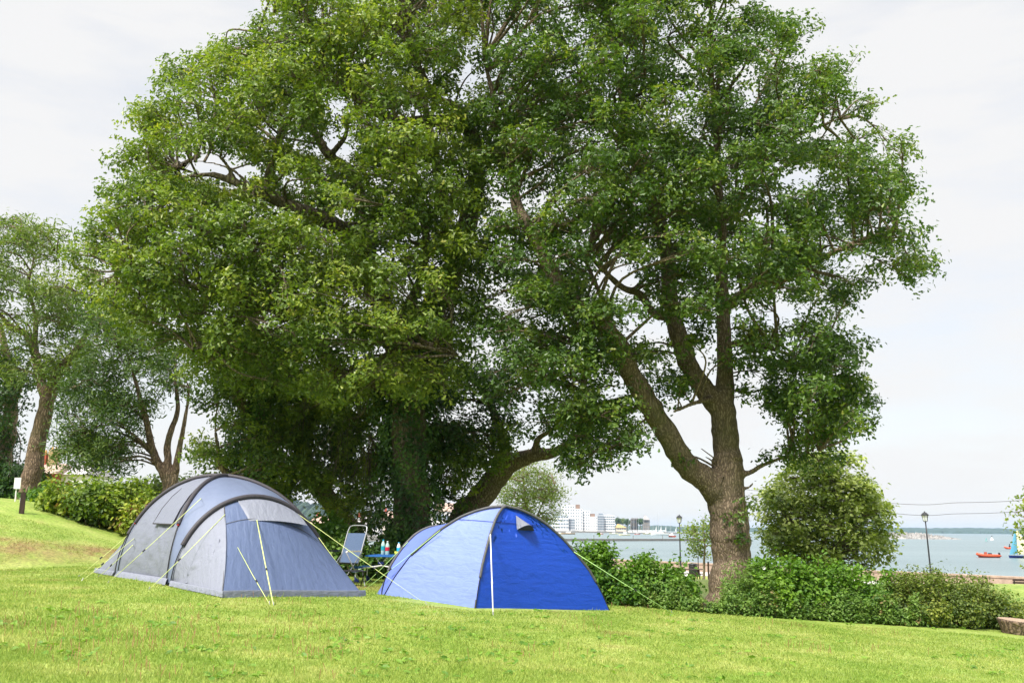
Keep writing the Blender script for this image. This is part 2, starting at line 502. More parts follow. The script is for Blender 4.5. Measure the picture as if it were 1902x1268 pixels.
class MB:
    def __init__(s):
        s.V, s.F = [], []

    def add(s, V, F):
        n = len(s.V)
        s.V += [tuple(v) for v in V]
        s.F += [tuple(i + n for i in f) for f in F]
        return s

    def box(s, c, size, rz=0.0, taper=1.0):
        hx, hy, hz = size[0] / 2, size[1] / 2, size[2] / 2
        ca, sa = math.cos(rz), math.sin(rz)
        V = []
        for dz in (-1, 1):
            k = taper if dz > 0 else 1
            for dx, dy in ((-1, -1), (1, -1), (1, 1), (-1, 1)):
                x, y = dx * hx * k, dy * hy * k
                V.append((c[0] + x * ca - y * sa, c[1] + x * sa + y * ca, c[2] + dz * hz))
        return s.add(V, [(0, 3, 2, 1), (4, 5, 6, 7), (0, 1, 5, 4), (1, 2, 6, 5), (2, 3, 7, 6), (3, 0, 4, 7)])

    def tube(s, pts, rad, n=8, cap=True):
        V, F = tube(pts, rad, n, cap)
        return s.add(V, F)

    def lathe(s, c, prof, n=12):
        V, F = [], []
        for (r, z) in prof:
            for i in range(n):
                a = 2 * math.pi * i / n
                V.append((c[0] + r * math.cos(a), c[1] + r * math.sin(a), c[2] + z))
        for j in range(len(prof) - 1):
            for i in range(n):
                k = (i + 1) % n
                F.append((j * n + i, j * n + k, (j + 1) * n + k, (j + 1) * n + i))
        F.append(tuple(range(n - 1, -1, -1)))
        F.append(tuple((len(prof) - 1) * n + i for i in range(n)))
        return s.add(V, F)

    def build(s, name, m, parent=None, origin=None, smooth=False):
        return obj(name, s.V, s.F, m, parent, origin, smooth)


def tube(pts, rad, n=8, cap=True):
    pts = np.asarray(pts, float)
    if not hasattr(rad, '__len__'):
        rad = [rad] * len(pts)
    T = np.gradient(pts, axis=0) if len(pts) > 2 else np.repeat((pts[1:] - pts[:1]), 2, 0)
    T /= np.linalg.norm(T, axis=1)[:, None] + 1e-9
    ref = np.array((0, 0, 1.0)) if abs(T[0][2]) < 0.9 else np.array((1.0, 0, 0))
    a = np.cross(T[0], ref)
    a /= np.linalg.norm(a)
    V, F = [], []
    ang = np.linspace(0, 2 * math.pi, n, endpoint=False)
    for i, p in enumerate(pts):
        a = a - T[i] * (a @ T[i])
        a /= np.linalg.norm(a) + 1e-9
        b = np.cross(T[i], a)
        V += list(p + rad[i] * (np.cos(ang)[:, None] * a + np.sin(ang)[:, None] * b))
    for i in range(len(pts) - 1):
        for k in range(n):
            k2 = (k + 1) % n
            F.append((i * n + k, i * n + k2, (i + 1) * n + k2, (i + 1) * n + k))
    if cap:
        F.append(tuple(range(n - 1, -1, -1)))
        F.append(tuple((len(pts) - 1) * n + k for k in range(n)))
    return V, F


def spline(pts, per=6):
    """Catmull-Rom through points (any dimension)"""
    p = np.asarray(pts, float)
    if len(p) < 3:
        return np.array([p[0] + (p[-1] - p[0]) * t for t in np.linspace(0, 1, per + 1)])
    q = np.vstack([2 * p[0] - p[1], p, 2 * p[-1] - p[-2]])
    out = []
    for i in range(1, len(q) - 2):
        for t in np.linspace(0, 1, per, endpoint=False):
            a, b, c, d = q[i - 1], q[i], q[i + 1], q[i + 2]
            out.append(0.5 * (2 * b + (c - a) * t + (2 * a - 5 * b + 4 * c - d) * t * t + (3 * b - a - 3 * c + d) * t ** 3))
    out.append(p[-1])
    return np.array(out)


def copy_tree(o, loc, rz=0.0, label=None):
    c = o.copy()
    col.objects.link(c)
    c.location, c.rotation_euler = [float(a) for a in loc], (0, 0, rz)
    if label:
        c['label'] = label
    for ch in list(o.children):
        k = ch.copy()
        col.objects.link(k)
        k.parent = c
        for g in list(ch.children):
            d = g.copy()
            col.objects.link(d)
            d.parent = k
    return c


# ------------------------------------------------------------------ foliage
LEAF_OAK = np.array([(0, 0, 0), (.28, .21, .05), (.46, .13, .03), (.68, .30, .07), (1, 0, -.08), (.68, -.30, .07), (.46, -.13, .03), (.28, -.21, .05)])
LEAF_OVAL = np.array([(0, 0, 0), (.25, .22, .05), (.55, .27, .06), (.85, .13, 0), (1, 0, -.08), (.85, -.13, 0), (.55, -.27, .06), (.25, -.22, .05)])
LEAF_NARROW = np.array([(0, 0, 0), (.25, .09, .02), (.5, .12, .03), (.8, .07, 0), (1, 0, -.06), (.8, -.07, 0), (.5, -.12, .03), (.25, -.09, .02)])
LEAF_HEART = np.array([(.1, 0, 0), (-.02, .22, .05), (.2, .40, .08), (.6, .24, .04), (1, 0, -.1), (.6, -.24, .04), (.2, -.40, .08), (-.02, -.22, .05)])
LF = np.array([(0, 4, 3, 2), (0, 2, 1, 0), (0, 6, 5, 4), (0, 7, 6, 0)])


def leaves(C, Nrm, size, shape):
    """one folded leaf of two five-sided halves at each centre"""
    n = len(C)
    Nrm = Nrm / (np.linalg.norm(Nrm, axis=1)[:, None] + 1e-9)
    A = rng.normal(size=(n, 3))
    A -= Nrm * np.sum(A * Nrm, 1)[:, None]
    A /= np.linalg.norm(A, axis=1)[:, None] + 1e-9
    B = np.cross(Nrm, A)
    sz = np.asarray(size)[:, None, None]
    V = C[:, None, :] + sz * ((shape[:, 0] - .5)[None, :, None] * A[:, None, :] + shape[:, 1][None, :, None] * B[:, None, :] + shape[:, 2][None, :, None] * Nrm[:, None, :])
    V = V.reshape(-1, 3)
    off = (np.arange(n) * 8)[:, None, None]
    F = (np.array([(0, 4, 3, 2, 1), (0, 7, 6, 5, 4)])[None] + off).reshape(-1, 5)
    return V, F


def clump_leaves(tips, outs, per, size, spread, shape, tintc, wild=0.6, up=0.45, flat=0.8):
    """tips (n,3): a spray of leaves round each twig end"""
    n = len(tips)
    cnt = np.maximum(3, rng.poisson(per, n))
    idx = np.repeat(np.arange(n), cnt)
    m = len(idx)
    off = rng.normal(size=(m, 3)) * spread
    off[:, 2] *= flat
    C = tips[idx] + off
    nr = 0.5 * outs[idx] + np.array((0, 0, up)) + rng.normal(size=(m, 3)) * wild + off / spread * 0.12
    t = np.clip(tintc[idx] + rng.normal(size=m) * 0.13, 0, 1)
    V, F = leaves(C, nr, size * rng.uniform(0.7, 1.25, m), shape)
    return V, F, np.repeat(t, 2)


def in_poly(x, y, poly):
    poly = np.asarray(poly, float)
    c = np.zeros(np.shape(x), bool)
    j = len(poly) - 1
    for i in range(len(poly)):
        xi, yi, xj, yj = *poly[i], *poly[j]
        c ^= ((yi > y) != (yj > y)) & (x < (xj - xi) * (y - yi) / (yj - yi + 1e-9) + xi)
        j = i
    return c


def edge_dist(x, y, poly):
    poly = np.asarray(poly, float)
    best = np.full(np.shape(x), 1e9)
    for i in range(len(poly)):
        a, b = poly[i - 1], poly[i]
        ab = b - a
        t = np.clip(((x - a[0]) * ab[0] + (y - a[1]) * ab[1]) / (ab @ ab + 1e-9), 0, 1)
        best = np.minimum(best, np.hypot(x - a[0] - t * ab[0], y - a[1] - t * ab[1]))
    return best


def crown_blobs(poly, Yc, thick, n, rr=(0.55, 1.0), holes=(), dmax=220, sep=0.72, side=(-1, 1)):
    """centres and radii of the foliage masses that fill a crown of that outline and of real thickness"""
    poly = np.asarray(poly, float)
    lo, hi = poly.min(0), poly.max(0)
    out = []
    tries = 0
    while len(out) < n and tries < n * 60:
        tries += 1
        x, y = rng.uniform(lo, hi)
        if not in_poly(x, y, poly):
            continue
        db = float(edge_dist(x, y, poly))
        r = rng.uniform(*rr)
        rp = r * FPX / Yc
        if db < rp * 0.5:
            r = max(rr[0] * 0.55, r * (0.35 + db / rp))
            if db < r * FPX / Yc * 0.35:
                continue
        T = thick * math.sqrt(max(0, 1 - (1 - min(db / dmax, 1)) ** 2))
        c = P(x, y, Yc + rng.uniform(*side) * T)
        if any(math.hypot((x - h[0]) / h[2], (y - h[1]) / h[3]) < 1 for h in holes if len(h) < 5 or c[1] < h[4]):
            continue
        if any(np.linalg.norm(c - q) < sep * max(r, rq) for q, rq in out):
            continue
        out.append((c, r))
    return out


def foliage(tree, blobs, nodes, m, per=20, tips_k=26, size=0.105, spread=0.17, shape=LEAF_OAK, bark=None, holes=(), flat=0.72,
            tint=(0.3, 0.6), wild=0.6, name='crown', twigs=True, thin=1.0, up=0.45):
    """branches from the limb nodes to each foliage mass, twigs to each spray, and the leaves"""
    nodes = np.asarray(nodes, float)
    mb = MB()
    TIP, OUT, TC = [], [], []
    for c, r in blobs:
        d = np.linalg.norm(nodes - c, axis=1) + np.maximum(nodes[:, 2] - c[2], 0) * 1.2
        p0 = nodes[int(np.argmin(d))]
        L = np.linalg.norm(c - p0)
        mid = (p0 + c) / 2 + rng.normal(size=3) * 0.10 * L + np.array((0, 0, 0.10 * L))
        path = spline([p0, mid, c], 5)
        if L > 0.15 and not (L > 2.4 and p0[2] > c[2] + .8):
            mb.tube(path, np.linspace(min(0.012 + 0.014 * L, 0.07), 0.010, len(path)), 5, False)
        k = max(4, int(tips_k * (r / 0.8) ** 2 * thin))
        dr = rng.normal(size=(k, 3))
        dr /= np.linalg.norm(dr, axis=1)[:, None]
        rad = r * rng.uniform(0.12, 1, k) ** 0.36 * rng.uniform(.8, 1.25, k) * np.where(rng.uniform(size=k) < .12, rng.uniform(1.1, 1.5, k), 1)
        fl = (dr[:, 2] < -.15) & (rng.uniform(size=k) < .7)
        dr[fl, 2] *= -1
        t = c + dr * rad[:, None] * np.array((1, 1, flat)) - np.array((0, 0, .18 * r))
        keep = np.ones(k, bool)
        if holes:
            px, py = proj(t)
            for h in holes:
                keep &= ~((np.hypot((px - h[0]) / h[2], (py - h[1]) / h[3]) < 0.93) & (rng.uniform(size=k) < (0.93 if len(h) < 5 else .8)) & (t[:, 1] < (99 if len(h) < 5 else h[4])))
        t, dr = t[keep], dr[keep]
        if not len(t):
            continue
        if twigs:
            for q in t[::2]:
                pn = path[rng.integers(max(0, len(path) - 5), len(path))]
                m2 = (pn + q) / 2 + rng.normal(size=3) * 0.06
                mb.tube([pn, m2, q], [0.011, 0.008, 0.005], 3, False)
        TIP.append(t)
        OUT.append(dr)
        TC.append(np.clip(rng.normal(rng.uniform(*tint), 0.12, len(t)), 0, 1))
    TIP, OUT, TC = np.vstack(TIP), np.vstack(OUT), np.concatenate(TC)
    V, F, ti = clump_leaves(TIP, OUT, per, size, spread, shape, TC, wild, up)
    cr = obj(name, V, F, m, tree, tint=ti)
    if mb.V:
        mb.build('branches', bark or M['bark'], tree, smooth=True)
    return cr, len(F) // 2


def limbs_of(specs, per=6):
    """specs: polylines of (px, py, Y, radius)"""
    out = []
    for s in specs:
        q = np.array([(*P(a, b, Y), r) for a, b, Y, r in s])
        out.append(spline(q, per))
    return out


def trunk_mesh(tree, limbs, m, name='trunk', voxel=0.05, flare=True, wob=0.06):
    """limbs swelling into one another: tubes fused by a voxel remesh"""
    mb = MB()
    for q in limbs:
        pts, r = q[:, :3].copy(), np.maximum(q[:, 3], 0.012)
        pts[1:-1] += rng.normal(size=(len(pts) - 2, 3)) * r[1:-1, None] * wob
        mb.tube(pts, r * rng.uniform(0.95, 1.06, len(r)), 14)
    me = bpy.data.meshes.new(name)
    V = np.array(mb.V) - BASE[tree.name]
    me.from_pydata([tuple(v) for v in V], [], mb.F)
    tmp = bpy.data.objects.new('tmp_trunk', me)
    col.objects.link(tmp)
    md = tmp.modifiers.new('r', 'REMESH')
    md.mode, md.voxel_size = 'VOXEL', voxel
    sm = tmp.modifiers.new('s', 'SMOOTH')
    sm.factor, sm.iterations = 0.5, 4
    dg = bpy.context.evaluated_depsgraph_get()
    dg.update()
    ev = bpy.data.meshes.new_from_object(tmp.evaluated_get(dg))
    bpy.data.objects.remove(tmp)
    ev.materials.clear()
    ev.materials.append(m)
    ev.polygons.foreach_set('use_smooth', np.ones(len(ev.polygons), bool))
    ev.name = name
    return link(name, ev, tree, BASE[tree.name])


def nodes_of(limbs, rmax=0.3):
    return np.vstack([q[q[:, 3] < rmax, :3] for q in limbs])


def ivy_on(tree, cols, n, m, size=0.085, rad=(0.9, 1.25), name='ivy'):
    """ivy leaves clothing a trunk: cols = (px, py, Y, radius m)"""
    q = spline(np.array([(*P(a, b, Y), r) for a, b, Y, r in cols]), 10)
    i = rng.integers(0, len(q), n)
    a = rng.uniform(0, 2 * math.pi, n)
    z = q[i, 2] + rng.uniform(-.2, .2, n)
    bumpy = 1 + 0.22 * np.sin(3 * a + z * 2.3) + 0.15 * np.sin(5 * a - z * 4.1)
    r = q[i, 3] * rng.uniform(*rad, n) * bumpy
    out = np.stack([np.cos(a), np.sin(a), np.zeros(n)], 1)
    C = q[i, :3] + out * r[:, None]
    C[:, 2] = np.maximum(z, gz(C[:, 0], C[:, 1]) + 0.03)
    Nr = out + np.array((0, 0, .35)) + rng.normal(size=(n, 3)) * .45
    t = np.clip(0.4 + 0.25 * np.sin(4 * a + z * 3) + rng.normal(size=n) * .18, 0, 1)
    V, F = leaves(C, Nr, size * rng.uniform(.6, 1.3, n), LEAF_HEART)
    return obj(name, V, F, m, tree, tint=np.repeat(t, 2))


def shrub(name, label, cat, boxes, m, size, per=9, dens=70, shape=LEAF_OVAL, group=None, spread=0.09, tint=(.3, .65), wild=.6, sprigs=0, stemm=None, base=None):
    """boxes: foliage masses (centre, (rx, ry, rz)) standing on stems"""
    b0 = base if base is not None else boxes[0][0].copy()
    if base is None:
        b0[2] = gz(b0[0], b0[1])
    o = thing(name, label, cat, b0, group)
    T, O, TC = [], [], []
    mb = MB()
    for c, r in boxes:
        k = int(dens * (r[0] * r[1] + r[0] * r[2] + r[1] * r[2]) / 3 * 12)
        d = rng.normal(size=(k, 3))
        d /= np.linalg.norm(d, axis=1)[:, None]
        t = c + d * (rng.uniform(.2, 1, k) ** .35 * rng.uniform(.85, 1.15, k))[:, None] * np.array(r)
        g = gz(t[:, 0], t[:, 1])
        t[:, 2] = np.maximum(t[:, 2], g + .04)
        T.append(t)
        O.append(d)
        TC.append(np.clip(rng.normal(rng.uniform(*tint), .15, k), 0, 1))
        for _ in range(5):
            q = c + rng.normal(size=3) * np.array(r) * .5
            p = np.array((c[0] + rng.normal() * r[0] * .3, c[1] + rng.normal() * r[1] * .3, 0))
            p[2] = gz(p[0], p[1])
            mb.tube(spline([p, (p + q) / 2 + rng.normal(size=3) * .06, q], 3), [.014] * 6 + [.006], 4, False)
    for _ in range(sprigs):
        c, r = boxes[rng.integers(len(boxes))]
        p = c + np.array((rng.normal() * r[0] * .5, rng.normal() * r[1] * .4, r[2] * .7))
        h = rng.uniform(.25, .55)
        e = p + np.array((rng.normal() * .12, rng.normal() * .1, h))
        path = spline([p, (p + e) / 2 + rng.normal(size=3) * .04, e], 4)
        mb.tube(path, np.linspace(.007, .004, len(path)), 3, False)
        T.append(path + rng.normal(size=path.shape) * .03)
        O.append(np.repeat(np.array([[0, 0, 1.]]), len(path), 0))
        TC.append(np.full(len(path), .5))
    T, O, TC = np.vstack(T), np.vstack(O), np.concatenate(TC)
    V, F, ti = clump_leaves(T, O, per, size, spread, shape, TC, wild)
    obj('foliage', V, F, m, o, tint=ti)
    mb.build('stems', stemm or M['stem'], o)
    return o


# ------------------------------------------------------------------ ground, path, water, hills
def axis(a, b, near, fine, coarse):
    v = [near]
    x, st = near, fine
    while x < b:
        x += st
        st = min(st * 1.06, coarse)
        v.append(x)
    x, st = near, fine
    while x > a:
        x -= st
        st = min(st * 1.06, coarse)
        v.insert(0, x)
    return np.array(v)


xs, ys = axis(-400, 400, 0, .35, 14), axis(-60, 700, 16, .3, 14)
gx, gy = np.meshgrid(xs, ys)
V = np.stack([gx, gy, gz(gx, gy)], -1).reshape(-1, 3)
nx, ny = len(xs), len(ys)
ii = (np.arange(ny - 1)[:, None] * nx + np.arange(nx - 1)[None]).ravel()
F = np.stack([ii, ii + 1, ii + nx + 1, ii + nx], 1)
ground = setkind(obj('ground', V, F, M['lawn'], smooth=True), 'structure')


def dryness(x, y):
    yb = np.interp(x, [-30, -12, -10, -6], [18, 22.4, 25, 27])
    k = S((y - yb - .2) / .8) * (1 - S((y - yb - 2.0) / 1.2)) * S((-7 - x) / 2)
    k = k * np.clip(0.75 + .35 * np.sin(x * 2.1 + y) * np.sin(y * 3.3 - x), 0, 1)
    pr = S((y - 40) / 8) * .45
    worn = np.exp(-(((x + 2.9) / 1.1) ** 2 + ((y - 20.2) / .8) ** 2)) * .8
    return np.clip(k * 1.25 + pr + worn, 0, 1)


a = ground.data.attributes.new('dry', 'FLOAT', 'POINT')
a.data.foreach_set('value', dryness(V[:, 0], V[:, 1]).astype(np.float32))


def strip(name, d0, d1, z, m, t0=-140, t1=120):
    Vs, Fs = [], []
    for i, t in enumerate(np.linspace(t0, t1, 60)):
        for d in (d0, d1):
            p = WALL_A + WALL_T * t + WALL_N * d
            Vs.append((p[0], p[1], z))
        if i:
            Fs.append((2 * i - 2, 2 * i, 2 * i + 1, 2 * i - 1))
    return setkind(obj(name, Vs, Fs, m), 'structure')


strip('path', -5.2, -0.25, -1.94, M['path'])
mb = MB()
for k in range(26):
    p = WALL_A + WALL_T * (-140 + 10 * k + 5)
    mb.box((p[0], p[1], -2.55), (9.995, .5, 2.3), math.atan2(WALL_T[1], WALL_T[0]))
    mb.box((p[0], p[1], -1.36), (9.98, .6, .1), math.atan2(WALL_T[1], WALL_T[0]))
tag(mb.build('sea_wall', M['stone'], origin=(13.3, 76, -1.95)), 'long low pinkish stone sea wall between promenade path and water', 'wall')

m, t, b = newmat('sea_water')
b.inputs['Base Color'].default_value = (0.20, 0.34, 0.37, 1)
setp(b, 0.28, 0.4)
tcn = _node(t, 'ShaderNodeTexCoord')
mpn = _node(t, 'ShaderNodeMapping')
mpn.inputs['Scale'].default_value = (0.35, 1.0, 1)
t.links.new(tcn.outputs['Object'], mpn.inputs[0])
n1 = _node(t, 'ShaderNodeTexNoise', i_Scale=0.9, i_Detail=6.0, i_Roughness=0.6)
t.links.new(mpn.outputs[0], n1.inputs['Vector'])
bn = _node(t, 'ShaderNodeBump', i_Strength=0.75, i_Distance=0.4)
t.links.new(n1.outputs[0], bn.inputs['Height'])
t.links.new(bn.outputs[0], b.inputs['Normal'])
n2 = _node(t, 'ShaderNodeTexNoise', i_Scale=0.03, i_Detail=4.0)
t.links.new(mpn.outputs[0], n2.inputs['Vector'])
r = _node(t, 'ShaderNodeValToRGB')
ramp(r, [(0.35, (0.085, 0.135, 0.15)), (0.65, (0.13, 0.185, 0.20))])
t.links.new(n2.outputs[0], r.inputs[0])
t.links.new(r.outputs[0], b.inputs['Base Color'])
M['water'] = m
ring = [(0, 0)]
Vw, Fw = [(0, 300, WATER_Z)], []
for k, rr in enumerate((60, 200, 600, 2000, 6000, 14000)):
    for i in range(48):
        a_ = 2 * math.pi * i / 48
        Vw.append((rr * math.cos(a_), 300 + rr * math.sin(a_), WATER_Z))
    for i in range(48):
        j = (i + 1) % 48
        if k == 0:
            Fw.append((0, 1 + i, 1 + j))
        else:
            o0, o1 = 1 + 48 * (k - 1), 1 + 48 * k
            Fw.append((o0 + i, o1 + i, o1 + j, o0 + j))
setkind(obj('water', Vw, Fw, M['water']), 'structure')


def hill(name, x0, x1, Y, h, depth, seed):
    """a wooded shore: ridge with a ragged tree line, real depth"""
    rg = np.random.default_rng(seed)
    n = 260
    X = np.linspace(x0, x1, n)
    prof = h * (0.75 + .18 * np.sin(X / (x1 - x0) * 9 + seed) + .1 * np.sin(X / (x1 - x0) * 31))
    prof = prof * np.minimum(1, np.minimum((X - x0), (x1 - X)) / (0.06 * (x1 - x0)) + .05) + rg.uniform(-.07, .07, n) * h
    rows = []
    for k, (d, z) in enumerate(((0, 0), (.05, .45), (.25, .8), (.5, 1.0), (.8, .8), (1, 0))):
        rows.append(np.stack([X, np.full(n, Y + d * depth) + rg.uniform(-.02, .02, n) * depth, WATER_Z - .5 + prof * z * (1 + rg.uniform(-.06, .06, n) * (z > 0))], 1))
    Vh = np.vstack(rows)
    ih = (np.arange(5)[:, None] * n + np.arange(n - 1)[None]).ravel()
    return setkind(obj(name, Vh, np.stack([ih, ih + 1, ih + n + 1, ih + n], 1), M['woods']), 'structure')


hill('hills', 300, 3400, 4000, 27, 500, 3)
hill('hills', 200, 1300, 3100, 20, 300, 5)
hill('hills', -520, -20, 1500, 50, 250, 8)


# ------------------------------------------------------------------ trees
def tree(label, cat, base, name='oak_tree', group=None):
    return thing(name, label, cat, base, group)


# the right-hand oak
b = GX(1352, 23.0)
T1 = tree('large oak with a thick bare brown forked trunk beside the sea view', 'tree', b)
specs = [
    [(1352, 1150, 23, .62), (1355, 1105, 23, .54), (1359, 1040, 23, .50), (1353, 970, 23, .49), (1347, 905, 23, .50), (1350, 860, 23, .39), (1347, 800, 23, .345), (1341, 752, 23, .33), (1347, 710, 23.1, .24), (1344, 600, 23.2, .20), (1340, 500, 23.3, .165), (1340, 420, 23.2, .13), (1335, 330, 23, .10), (1325, 200, 23, .075), (1320, 60, 23.2, .05), (1310, -90, 23.5, .03)],
    [(1341, 765, 23, .28), (1315, 733, 23, .28), (1282, 682, 23.1, .26), (1258, 615, 23.2, .24), (1245, 550, 23.3, .225), (1240, 480, 23.5, .21), (1220, 400, 23.7, .20), (1195, 330, 23.8, .175), (1170, 250, 23.6, .14), (1150, 150, 23.5, .10), (1130, 30, 23.5, .06)],
    [(1345, 935, 23, .36), (1312, 895, 22.8, .34), (1270, 855, 22.6, .31), (1230, 790, 22.4, .285), (1192, 730, 22.2, .27), (1165, 680, 22.0, .255), (1145, 635, 21.8, .24), (1100, 590, 21.6, .22), (1045, 540, 21.5, .20), (1003, 460, 21.5, .19), (962, 385, 21.7, .165), (950, 320, 22, .13), (930, 240, 22.2, .10), (900, 110, 22.4, .06)],
    [(1247, 590, 23.3, .13), (1215, 582, 23, .12), (1190, 548, 22.8, .11), (1150, 530, 22.5, .09), (1090, 470, 22.2, .06)],
    [(1345, 575, 23.2, .15), (1375, 550, 22.8, .14), (1410, 528, 22.5, .13), (1465, 515, 22.3, .11), (1525, 480, 22.2, .085), (1600, 445, 22, .06), (1665, 425, 22, .035)],
    [(1350, 880, 23, .10), (1390, 878, 22.8, .075), (1415, 864, 22.7, .065), (1460, 848, 22.6, .045), (1520, 835, 22.5, .025)],
    [(1360, 912, 23, .06), (1390, 905, 22.7, .045), (1403, 892, 22.65, .032), (1409, 894, 22.6, .02)],
    [(1340, 640, 23.2, .10), (1400, 640, 22.6, .08), (1470, 660, 22.2, .06), (1550, 700, 22, .035)],
    [(1345, 740, 23.2, .09), (1300, 745, 22.4, .07), (1250, 765, 21.8, .045)],
    [(1340, 420, 23.2, .10), (1400, 330, 22.8, .08), (1470, 260, 22.5, .06), (1560, 220, 22.3, .035)],
    [(1335, 330, 23, .08), (1400, 200, 23.5, .06), (1450, 110, 23.8, .035)],
    [(1195, 330, 23.8, .11), (1120, 220, 24.2, .08), (1060, 100, 24.5, .05)],
    [(1100, 590, 21.6, .12), (1090, 680, 21.3, .09), (1080, 770, 21.2, .06), (1100, 840, 21.2, .03)],
    [(1240, 480, 23.5, .1), (1300, 430, 25, .08), (1380, 400, 26, .05)],
    [(1150, 640, 21.9, .1), (1120, 560, 23.5, .08), (1060, 420, 24.5, .05)],
]
limbs = limbs_of(specs)
for q in limbs:
    q[:, 3] *= .9
trunk_mesh(T1, limbs, M['bark'], voxel=0.045)
poly = [(900, -140), (1180, -220), (1390, -90), (1435, 15), (1500, 60), (1570, 115), (1620, 180), (1690, 230), (1708, 290), (1690, 340), (1738, 420), (1738, 500), (1695, 545), (1640, 525), (1590, 545), (1560, 590), (1598, 630), (1590, 690), (1622, 750), (1618, 800), (1540, 835), (1470, 800), (1425, 735), (1395, 690), (1360, 650), (1300, 650), (1240, 690), (1212, 740), (1205, 830), (1150, 880), (1060, 885), (1020, 840), (930, 770), (860, 690), (880, 560), (895, 400), (880, 200)]
holes1 = [(1168, 518, 22, 24), (1219, 600, 16, 18), (1444, 585, 38, 28), (1402, 800, 40, 48), (1232, 830, 30, 46), (1290, 815, 45, 48), (970, 770, 26, 34), (1500, 565, 18, 12), (1330, 700, 24, 24), (1300, 880, 40, 30), (1385, 130, 22, 24), (1130, 735, 18, 22), (1500, 330, 18, 18), (1560, 250, 14, 18), (1270, 120, 16, 22), (1060, 640, 16, 16), (1620, 470, 20, 12), (1430, 420, 18, 14), (1090, 330, 14, 18)]
front1 = [h + (23,) for h in [(1345, 720, 30, 60), (1342, 610, 15, 60), (1262, 630, 22, 50), (1305, 700, 30, 40), (1241, 490, 15, 45), (1212, 390, 14, 40), (1170, 690, 30, 40), (1200, 760, 30, 40), (968, 405, 14, 40), (1120, 610, 18, 18), (1430, 525, 50, 10), (1340, 440, 12, 50)]]
front1 = holes1 + front1
bl = crown_blobs(poly, 22.8, 3.2, 270, (0.42, 0.86), front1, sep=1.12)
bl += crown_blobs(poly, 22.4, 3.0, 105, (0.34, 0.7), front1, side=(-1.05, -.6), sep=1.25)
bl += crown_blobs([(1180, 640), (1330, 600), (1400, 690), (1420, 760), (1330, 700), (1240, 770), (1180, 740)], 22.6, 1.5, 14, (.3, .5), holes1, dmax=60)
bl += crown_blobs([(1400, 845), (1480, 815), (1560, 835), (1580, 870), (1470, 880)], 22.5, .6, 9, (.25, .4), (), dmax=30)
bl += crown_blobs([(1240, 860), (1310, 790), (1325, 850), (1290, 880)], 22.3, .4, 4, (.15, .25), (), dmax=30)
bl += crown_blobs([(1385, 610), (1560, 600), (1592, 690), (1617, 780), (1560, 838), (1490, 825), (1445, 775), (1392, 720)], 22.7, 1.7, 31, (.3, .55), [(1444, 585, 34, 24), (1404, 800, 34, 44)], dmax=80, sep=.95)
bl += crown_blobs([(950, 500), (1130, 545), (1165, 640), (1150, 680), (1215, 800), (1120, 860), (1040, 790), (970, 700), (930, 600)], 20.9, .8, 46, (.28, .55), [(1168, 518, 20, 22), (970, 770, 22, 28)], dmax=60, sep=1.0)
bl += [(P(1368, 960, 22.4), .22), (P(1382, 935, 22.5), .25), (P(1375, 1000, 22.45), .2), (P(1328, 892, 22.3), .2)]
n1 = foliage(T1, bl, nodes_of(limbs, .26), M['oak'], per=18, tips_k=43, size=.114, spread=.118, wild=.5, holes=front1, tint=(.22, .62))

